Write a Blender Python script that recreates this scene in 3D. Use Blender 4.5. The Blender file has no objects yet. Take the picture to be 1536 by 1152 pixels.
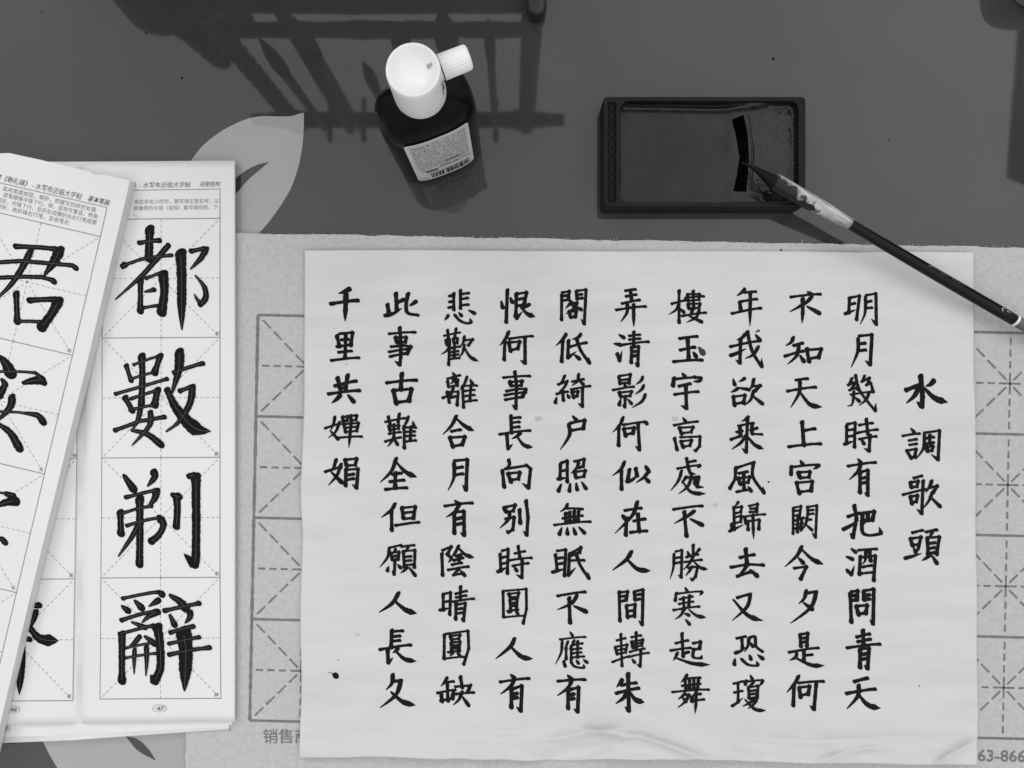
import bpy, bmesh, math, random
from math import sin, cos, pi, sqrt, exp, atan2, hypot, floor
from mathutils import Vector

C = bpy.context.scene.collection
SC = bpy.context.scene
random.seed(7)

# ---------------------------------------------------------------- camera, room light, exposure
S = 0.000333            # metres per photo pixel on the desk plane
H = 0.385               # camera height over the desk
cam_d = bpy.data.cameras.new('camera'); cam = bpy.data.objects.new('camera', cam_d); C.objects.link(cam)
cam.location = (0, 0, H); cam.rotation_euler = (0, 0, 0)
cam_d.sensor_width = 36; cam_d.lens = 36 * H / (1536 * S); cam_d.clip_start = 0.01; cam_d.clip_end = 50
SC.camera = cam

w = bpy.data.worlds.new('World'); SC.world = w; w.use_nodes = True
nt = w.node_tree; bg = nt.nodes['Background']
tc = nt.nodes.new('ShaderNodeTexCoord'); sp = nt.nodes.new('ShaderNodeSeparateXYZ'); rp = nt.nodes.new('ShaderNodeValToRGB')
nt.links.new(tc.outputs['Generated'], sp.inputs[0]); nt.links.new(sp.outputs['Z'], rp.inputs[0]); 
rx_ = nt.nodes.new('ShaderNodeMapRange'); rx_.interpolation_type = 'SMOOTHSTEP'   # the room is lighter towards the right
rx_.inputs[1].default_value = -.1; rx_.inputs[2].default_value = .6; rx_.inputs[3].default_value = 1.0; rx_.inputs[4].default_value = 1.42
nt.links.new(sp.outputs['X'], rx_.inputs[0])
ml_ = nt.nodes.new('ShaderNodeVectorMath'); ml_.operation = 'SCALE'
nt.links.new(rp.outputs[0], ml_.inputs[0]); nt.links.new(rx_.outputs[0], ml_.inputs['Scale']); nt.links.new(ml_.outputs[0], bg.inputs[0])
e = rp.color_ramp.elements                      # a room: light ceiling overhead, dimmer walls round about
e[0].position = 0.0; e[0].color = (.40, .40, .40, 1)
e[1].position = 0.72; e[1].color = (1.14, 1.14, 1.14, 1)
m_ = rp.color_ramp.elements.new(0.42); m_.color = (.62, .62, .62, 1)
bg.inputs[1].default_value = 1.02

ld = bpy.data.lights.new('window_light', 'AREA'); ld.shape = 'RECTANGLE'; ld.size = 0.9; ld.size_y = 0.6; ld.energy = 15.0
lo = bpy.data.objects.new('window_light', ld); C.objects.link(lo); lo.location = (-1.0, 1.75, 1.45)
lo.rotation_euler = (Vector((0, 0, 0)) - lo.location).to_track_quat('-Z', 'Y').to_euler()

SC.view_settings.view_transform = 'Standard'; SC.view_settings.look = 'None'
SC.view_settings.exposure = 0; SC.view_settings.gamma = 1
SC.cycles.max_bounces = 8
SC.cycles.use_denoising = True

# ---------------------------------------------------------------- helpers
def K(z): return S * (H - z) / H
def P(px, py, z=0.0):                           # a spot measured in the photo, at height z, in metres
    k = K(z); return ((px - 768) * k, (576 - py) * k, z)

def _h(n): n = (n << 13) ^ n; return 1.0 - ((n * (n * n * 15731 + 789221) + 1376312589) & 0x7fffffff) / 1073741824.0
def vn(x, y, seed=0):
    xi, yi = floor(x), floor(y); fx, fy = x - xi, y - yi
    fx = fx * fx * (3 - 2 * fx); fy = fy * fy * (3 - 2 * fy)
    g = lambda a, b: _h(int(a) * 57 + int(b) * 131 + seed * 977)
    return (g(xi, yi) * (1 - fx) + g(xi + 1, yi) * fx) * (1 - fy) + (g(xi, yi + 1) * (1 - fx) + g(xi + 1, yi + 1) * fx) * fy

def mesh_obj(name, verts, faces, mat, parent=None, smooth=False, label=None):
    me = bpy.data.meshes.new(name); me.from_pydata(verts, [], faces); me.update()
    if smooth: me.polygons.foreach_set('use_smooth', [True] * len(me.polygons))
    if mat: me.materials.append(mat)
    o = bpy.data.objects.new(name, me); C.objects.link(o)
    if parent is not None:
        o.parent = parent
        l = parent.location; p = parent.parent
        base = Vector(l)
        while p is not None: base += p.location; p = p.parent
        me.transform(__import__('mathutils').Matrix.Translation(-base))
    if label: o['label'] = label
    return o
def empty(name, loc, label, cat, group=None):
    o = bpy.data.objects.new(name, None); o.empty_display_size = .01; C.objects.link(o); o.location = loc
    return tag(o, label, cat, group)
def tag(o, label, cat, group=None):
    o['label'] = label; o['category'] = cat
    if group: o['group'] = group
    return o

class MB:
    def __init__(s): s.v = []; s.f = []
    def add(s, vs, fs):
        n = len(s.v); s.v += vs; s.f += [tuple(i + n for i in f) for f in fs]
    def box(s, x0, x1, y0, y1, z0, z1):
        s.add([(x0,y0,z0),(x1,y0,z0),(x1,y1,z0),(x0,y1,z0),(x0,y0,z1),(x1,y0,z1),(x1,y1,z1),(x0,y1,z1)],
              [(3,2,1,0),(4,5,6,7),(0,1,5,4),(1,2,6,5),(2,3,7,6),(3,0,4,7)])
    def rings(s, rings, cap0=True, cap1=True):
        n = len(rings[0]); vs = [p for r in rings for p in r]; fs = []
        for i in range(len(rings) - 1):
            for j in range(n):
                a = i * n + j; b = i * n + (j + 1) % n
                fs.append((a, b, b + n, a + n))
        if cap0: fs.append(tuple(range(n - 1, -1, -1)))
        if cap1: fs.append(tuple(range((len(rings) - 1) * n, len(rings) * n)))
        s.add(vs, fs)
    def sweep(s, pts, rad, n=24, sq=None, cap0=True, cap1=True):   # tube with a radius at each point
        pts = [Vector(p) for p in pts]; rs = []
        t = (pts[1] - pts[0]).normalized(); u = t.orthogonal().normalized()
        for i, p in enumerate(pts):
            a = pts[max(i - 1, 0)]; b = pts[min(i + 1, len(pts) - 1)]; t = (b - a).normalized()
            u = (u - t * u.dot(t)).normalized(); v = t.cross(u)
            rs.append([tuple(p + (u * cos(2*pi*k/n) + v * sin(2*pi*k/n)) * rad[i]) for k in range(n)])
        s.rings(rs, cap0, cap1)
    def obj(s, name, mat, parent=None, smooth=False, label=None): return mesh_obj(name, s.v, s.f, mat, parent, smooth, label)

def bevel(o, wd, seg=2):
    m = o.modifiers.new('bevel', 'BEVEL'); m.width = wd; m.segments = seg; m.limit_method = 'ANGLE'; m.angle_limit = math.radians(40)

# ---------------------------------------------------------------- materials
def mat(name, g, rough=.6, ior=1.45, spec=.5, var=0, vscale=60, bump=0, bscale=900, stretch=(1,1,1), coat=0, trans=0, detail=4, alt=None, altt=.5, alts=.1, rvar=0):
    m = bpy.data.materials.new(name); m.use_nodes = True; t = m.node_tree; b = t.nodes['Principled BSDF']
    b.inputs['Base Color'].default_value = (g, g, g, 1); b.inputs['Roughness'].default_value = rough
    b.inputs['IOR'].default_value = ior; b.inputs['Specular IOR Level'].default_value = spec
    b.inputs['Coat Weight'].default_value = coat; b.inputs['Transmission Weight'].default_value = trans
    co = t.nodes.new('ShaderNodeTexCoord'); mp = t.nodes.new('ShaderNodeMapping'); mp.inputs['Scale'].default_value = stretch
    t.links.new(co.outputs['Object'], mp.inputs[0])
    if var or alt is not None or rvar:
        n = t.nodes.new('ShaderNodeTexNoise'); n.inputs['Scale'].default_value = vscale; n.inputs['Detail'].default_value = detail; n.inputs['Roughness'].default_value = .6
        t.links.new(mp.outputs[0], n.inputs[0])
        if rvar:
            r2 = t.nodes.new('ShaderNodeMapRange'); r2.inputs[1].default_value = .3; r2.inputs[2].default_value = .7
            r2.inputs[3].default_value = max(0, rough - rvar); r2.inputs[4].default_value = rough + rvar
            t.links.new(n.outputs[0], r2.inputs[0]); t.links.new(r2.outputs[0], b.inputs['Roughness'])
        if var or alt is not None:
            r = t.nodes.new('ShaderNodeValToRGB'); e = r.color_ramp.elements
            if alt is not None:
                e[0].position = altt - alts; e[1].position = altt + alts; e[0].color = (g,g,g,1); e[1].color = (alt,alt,alt,1)
            else:
                e[0].position = .25; e[1].position = .75
                e[0].color = (g*(1-var),)*3 + (1,); e[1].color = (g*(1+var),)*3 + (1,)
            t.links.new(n.outputs[0], r.inputs[0]); t.links.new(r.outputs[0], b.inputs['Base Color'])
    if bump:
        n2 = t.nodes.new('ShaderNodeTexNoise'); n2.inputs['Scale'].default_value = bscale; n2.inputs['Detail'].default_value = 5
        t.links.new(mp.outputs[0], n2.inputs[0])
        bp = t.nodes.new('ShaderNodeBump'); bp.inputs['Distance'].default_value = bump; bp.inputs['Strength'].default_value = 1
        t.links.new(n2.outputs[0], bp.inputs['Height']); t.links.new(bp.outputs[0], b.inputs['Normal'])
    return m

M_desk  = mat('desk_mat_grey', .035, .045, 1.52, .5, var=.2, vscale=9, rvar=.01, detail=12)
M_leaf  = mat('leaf_print_grey', .30, .035, 1.5, .5, var=.04, vscale=12)
M_felt  = mat('felt_grey', .435, .95, spec=.1, var=.10, vscale=420, bump=.0006, bscale=900, detail=6)
M_fprint= mat('felt_print', .165, .95, spec=.1, var=.25, vscale=700, bump=.0004)
M_paper = mat('rice_paper_white', .535, .85, spec=.15, var=.06, vscale=30, bump=.00005, bscale=500, stretch=(.5, 3, 1))
M_ink   = mat('dried_ink', .006, .7, spec=.12, var=.3, vscale=120)
M_inkg  = mat('watery_ink', .028, .6, spec=.3, var=.3, vscale=300)
M_spot  = mat('water_spot', .42, .8, spec=.1)
M_page  = mat('book_page', .645, .55, spec=.2, var=.02, vscale=20)
M_pedge = mat('book_page_edges', .58, .8, spec=.1, var=.18, vscale=30, stretch=(1, 1, 90))
M_print = mat('page_print_grey', .24, .6)
M_print2= mat('page_print_dark', .13, .6)
M_tint  = mat('page_print_pale', .40, .6)
M_core  = mat('printed_stroke_line', .06, .6)
M_black = mat('bottle_black', .0045, .22, 1.4, .13, rvar=.03, vscale=60)
M_white = mat('cap_white', .77, .32, 1.45, .4, var=.015, vscale=90)
M_label = mat('label_paper', .62, .5, spec=.3, var=.05, vscale=200)
M_labelt= mat('label_text_block', .42, .5, spec=.3, var=.22, vscale=1500)
M_lw    = mat('label_pale', .55, .5)
M_stone = mat('inkstone_dark', .0075, .5, 1.5, .14, var=.5, vscale=60, bump=.00006, bscale=1500, rvar=.1)
M_stonef= mat('inkstone_floor', .010, .3, 1.5, .36, var=.6, vscale=110, bump=.00012, bscale=420, rvar=.14)
M_pool  = mat('wet_ink', .010, .18, 1.4, .42, var=.7, vscale=55, rvar=.09, bump=.000012, bscale=120)
M_dark  = mat('shaded_slot_ink', .0015, .7, spec=.02)  # black ink plus the shade between the slot's steep walls, put into the colour
M_lac   = mat('brush_lacquer', .005, .28, 1.4, .22)
M_hair  = mat('wet_hair', .006, .45, spec=.1, bump=.00003, bscale=700, stretch=(1,1,1))
M_clear = mat('ferrule_plastic', .52, .22, 1.49, .5, alt=.035, altt=.56, alts=.05, vscale=170, detail=3, stretch=(1,1,1))
M_ringw = mat('ring_white', .7, .4)
M_rack  = mat('rack_wood_dark', .012, .4, var=.4, vscale=50, stretch=(1, 1, .2))
M_boxg  = mat('grey_plastic', .30, .4)
M_boxd  = mat('dark_board', .11, .5)

def ferrule_mat():
    m = bpy.data.materials.new('ferrule_plastic'); m.use_nodes = True; t = m.node_tree; b = t.nodes['Principled BSDF']
    b.inputs['Roughness'].default_value = .15; b.inputs['Specular IOR Level'].default_value = .25; b.inputs['IOR'].default_value = 1.49
    co = t.nodes.new('ShaderNodeTexCoord'); mp = t.nodes.new('ShaderNodeMapping'); mp.vector_type = 'TEXTURE'
    mp.inputs['Rotation'].default_value = (0, 0, math.radians(-30)); t.links.new(co.outputs['Object'], mp.inputs[0])
    m2 = t.nodes.new('ShaderNodeMapping'); m2.inputs['Scale'].default_value = (70, 520, 300); t.links.new(mp.outputs[0], m2.inputs[0])
    n = t.nodes.new('ShaderNodeTexNoise'); n.inputs['Scale'].default_value = 1; n.inputs['Detail'].default_value = 4; t.links.new(m2.outputs[0], n.inputs[0])
    r = t.nodes.new('ShaderNodeValToRGB'); e = r.color_ramp.elements; e[0].position = .30; e[0].color = (.13,.13,.13,1); e[1].position = .68; e[1].color = (.50,.50,.50,1)
    t.links.new(n.outputs[0], r.inputs[0])
    sx = t.nodes.new('ShaderNodeSeparateXYZ'); t.links.new(mp.outputs[0], sx.inputs[0])
    n3 = t.nodes.new('ShaderNodeTexNoise'); n3.inputs['Scale'].default_value = 260; n3.inputs['Detail'].default_value = 3; t.links.new(co.outputs['Object'], n3.inputs[0])
    # smears of ink thicker towards the tip and the lower side
    a1 = t.nodes.new('ShaderNodeMath'); a1.operation = 'MULTIPLY_ADD'; a1.inputs[1].default_value = 42; a1.inputs[2].default_value = 2.85; t.links.new(sx.outputs['X'], a1.inputs[0])
    a2 = t.nodes.new('ShaderNodeMath'); a2.operation = 'MULTIPLY_ADD'; a2.inputs[1].default_value = 210; t.links.new(sx.outputs['Y'], a2.inputs[0]); t.links.new(a1.outputs[0], a2.inputs[2])
    a3 = t.nodes.new('ShaderNodeMath'); a3.operation = 'MULTIPLY_ADD'; a3.inputs[1].default_value = 2.2; t.links.new(a2.outputs[0], a3.inputs[2]); t.links.new(n3.outputs[0], a3.inputs[0])
    r2 = t.nodes.new('ShaderNodeMapRange'); r2.inputs[1].default_value = FR0; r2.inputs[2].default_value = FR0 + .32; t.links.new(a3.outputs[0], r2.inputs[0])
    mx = t.nodes.new('ShaderNodeMix'); mx.data_type = 'RGBA'; mx.inputs[6].default_value = (.010,.010,.010,1)
    t.links.new(r2.outputs[0], mx.inputs[0]); t.links.new(r.outputs[0], mx.inputs[7]); t.links.new(mx.outputs[2], b.inputs['Base Color']); return m
FR0 = .95
M_clear = ferrule_mat()
# ---------------------------------------------------------------- brush strokes
# each stroke: kind letter, then points. s straight/turning, k turning with a hook at the end, p left-falling taper,
# a right-falling press, d dot, b smooth curve, c smooth curve with hook, n needle, e spindle
def cr(pts, n=8):
    if len(pts) < 3: return list(pts)
    q = [pts[0]] + list(pts) + [pts[-1]]; out = []
    for i in range(1, len(q) - 2):
        p0, p1, p2, p3 = q[i-1:i+3]
        for k in range(n):
            t = k / n
            out.append(tuple(.5*((2*p1[j]) + (-p0[j]+p2[j])*t + (2*p0[j]-5*p1[j]+4*p2[j]-p3[j])*t*t + (-p0[j]+3*p1[j]-3*p2[j]+p3[j])*t**3) for j in (0, 1)))
    out.append(pts[-1]); return out
def resample(pts, step):
    out = [pts[0]]; acc = 0; ts = [0.0]; tot = 0
    for a, b in zip(pts, pts[1:]):
        L = hypot(b[0]-a[0], b[1]-a[1])
        if L < 1e-6: continue
        d = step - acc
        while d <= L:
            t = d / L; out.append((a[0]+(b[0]-a[0])*t, a[1]+(b[1]-a[1])*t)); ts.append(tot + d); d += step
        acc = L - (d - step); tot += L
    if tot - ts[-1] > step * .3: out.append(pts[-1]); ts.append(tot)
    else: out[-1] = pts[-1]; ts[-1] = tot
    return out, ts, tot
def stroke(mb, kind, pts, W, z, seed=0, jit=.07, corner=True, exact=False):
    """adds a brush stroke (points in photo pixels) to a mesh lying at height z(px,py)"""
    zf = z if callable(z) else (lambda x, y: z)
    hook = None; src = list(pts)
    if kind in 'kc' and len(pts) > 2: hook = (pts[-2], pts[-1]); body = src[:-1]
    else: body = src
    if kind == 'p' and len(body) == 2:
        a, b = body; m = ((a[0]+b[0])/2, (a[1]+b[1])/2); dx, dy = b[0]-a[0], b[1]-a[1]
        body = [a, (m[0]-dy*.05, m[1]+dx*.05) if dx < 0 else m, b]
        if dx < 0: body[1] = (m[0] + dy*.04*(1 if dy > 0 else -1), m[1] - dx*.04)
    if kind == 's' and len(body) == 2:
        a, b = body
        if abs(b[0]-a[0]) > 2.2*abs(b[1]-a[1]) and abs(b[0]-a[0]) > 12:      # a level stroke arches a little
            L = abs(b[0]-a[0]); body = [a, (a[0]+(b[0]-a[0])*.3, a[1]+(b[1]-a[1])*.3-.012*L), (a[0]+(b[0]-a[0])*.72, a[1]+(b[1]-a[1])*.72-.018*L), b]
    smooth = kind in 'pabcnde' or (kind == 's' and len(src) == 2)
    path = cr(body) if smooth and len(body) > 2 else body
    step = .9
    q, ts, tot = resample(path, step)
    if len(q) < 2: q = [path[0], path[-1]]; ts = [0, 1]; tot = max(tot, .1)
    n = len(q)
    def ang(i):
        a = q[max(i-1, 0)]; b = q[min(i+1, n-1)]; return atan2(b[1]-a[1], b[0]-a[0])
    ws = []
    for i in range(n):
        t = ts[i]/tot; th = ang(i); wd = W*(.70 + .30*abs(sin(th)))
        if kind in 's': f = .90 + .20*exp(-(ts[i]/(W*.8))**2) + .26*exp(-((tot-ts[i])/(W*.8))**2)
        elif kind in 'kbc': f = .92 + .18*exp(-(ts[i]/(W*.8))**2) + .10*exp(-((tot-ts[i])/(W*.8))**2)
        elif kind == 'p': wd = W; f = 1.04 - .80*t**1.9 if t > .08 else .94 + 1.2*t
        elif kind == 'a': wd = W; f = (.58 + .72*(t/.76)**1.3) if t < .76 else max(.08, 1.30*(1-(t-.76)/.24)**.85)
        elif kind == 'd': wd = W; f = .52 + .66*t**.8
        elif kind == 'n': wd = W; f = (.98 + .15*exp(-(ts[i]/W)**2)) if t < .55 else max(.12, .98*(1-((t-.55)/.45)**1.6*.85))
        elif kind == 'e': wd = W; f = max(.12, sin(pi*min(1, t*.86+.14))**.7)
        if exact:
            wd = W; f = {'s': f*1.0, 'p': max(f, .42) if t < .93 else f*1.1, 'd': f*.95}.get(kind, f*.95)
        f *= 1 + jit*vn(ts[i]*.35, seed*3.1, seed)
        ws.append(wd*f*.5)
    vs = []; fs = []
    def put(x, y): vs.append(P(x, y, zf(x, y)))
    for i in range(n):
        th = ang(i); nx, ny = -sin(th), cos(th); r = ws[i]
        j1 = 1 + jit*1.3*vn(ts[i]*.55, 7.7, seed+11); j2 = 1 + jit*1.3*vn(ts[i]*.55, 3.3, seed+23)
        put(q[i][0]+nx*r*j1, q[i][1]+ny*r*j1); put(q[i][0]-nx*r*j2, q[i][1]-ny*r*j2)
    for i in range(n-1): fs.append((2*i, 2*i+2, 2*i+3, 2*i+1))
    mb.add(vs, fs)
    def disc(x, y, a, b, rot, k=14, up=.000004):
        zq = zf(x, y) + up; vv = [P(x, y, zq)]
        for i in range(k):
            c, s_ = cos(2*pi*i/k)*a, sin(2*pi*i/k)*b
            X = x + c*cos(rot) - s_*sin(rot); Y = y + c*sin(rot) + s_*cos(rot); vv.append(P(X, Y, zf(X, Y) + up))
        mb.add(vv, [(0, 1+(i+1) % k, 1+i) for i in range(k)])
    th0 = ang(0); r0 = ws[0]; r1 = ws[-1]
    if kind != 'e': disc(q[0][0], q[0][1], r0*1.12, r0*.84, pi*.28 if abs(cos(th0)) > .5 else -pi*.2)
    if kind in 'sbd' or (kind in 'kc' and hook): disc(q[-1][0], q[-1][1], r1*1.12, r1*.92, pi*.25)
    elif kind in 'pan': disc(q[-1][0], q[-1][1], r1, r1, 0, 8)
    if not smooth and len(body) > 2 and corner:
        for i in range(1, len(body)-1): disc(body[i][0], body[i][1], W*.60, W*.44, pi*.25, 14, .000007)
    if hook:
        a, b = hook; L = hypot(b[0]-a[0], b[1]-a[1]); th = atan2(b[1]-a[1], b[0]-a[0]); nx, ny = -sin(th), cos(th); vv = []; m = 7
        for i in range(m):
            t = i/(m-1); r = W*.56*(1-t)**.8 + .12
            x = a[0]+(b[0]-a[0])*t; y = a[1]+(b[1]-a[1])*t
            for s_ in (1, -1): X, Y = x+nx*r*s_, y+ny*r*s_; vv.append(P(X, Y, zf(X, Y)+.00001))
        mb.add(vv, [(2*i, 2*i+2, 2*i+3, 2*i+1) for i in range(m-1)])
    return q
def parse(txt):
    out = []
    for t in txt.split('/'):
        t = t.strip()
        if not t: continue
        k = t[0]; v = [float(a) for a in t[1:].split()]
        out.append((k, list(zip(v[::2], v[1::2]))))
    return out

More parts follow.
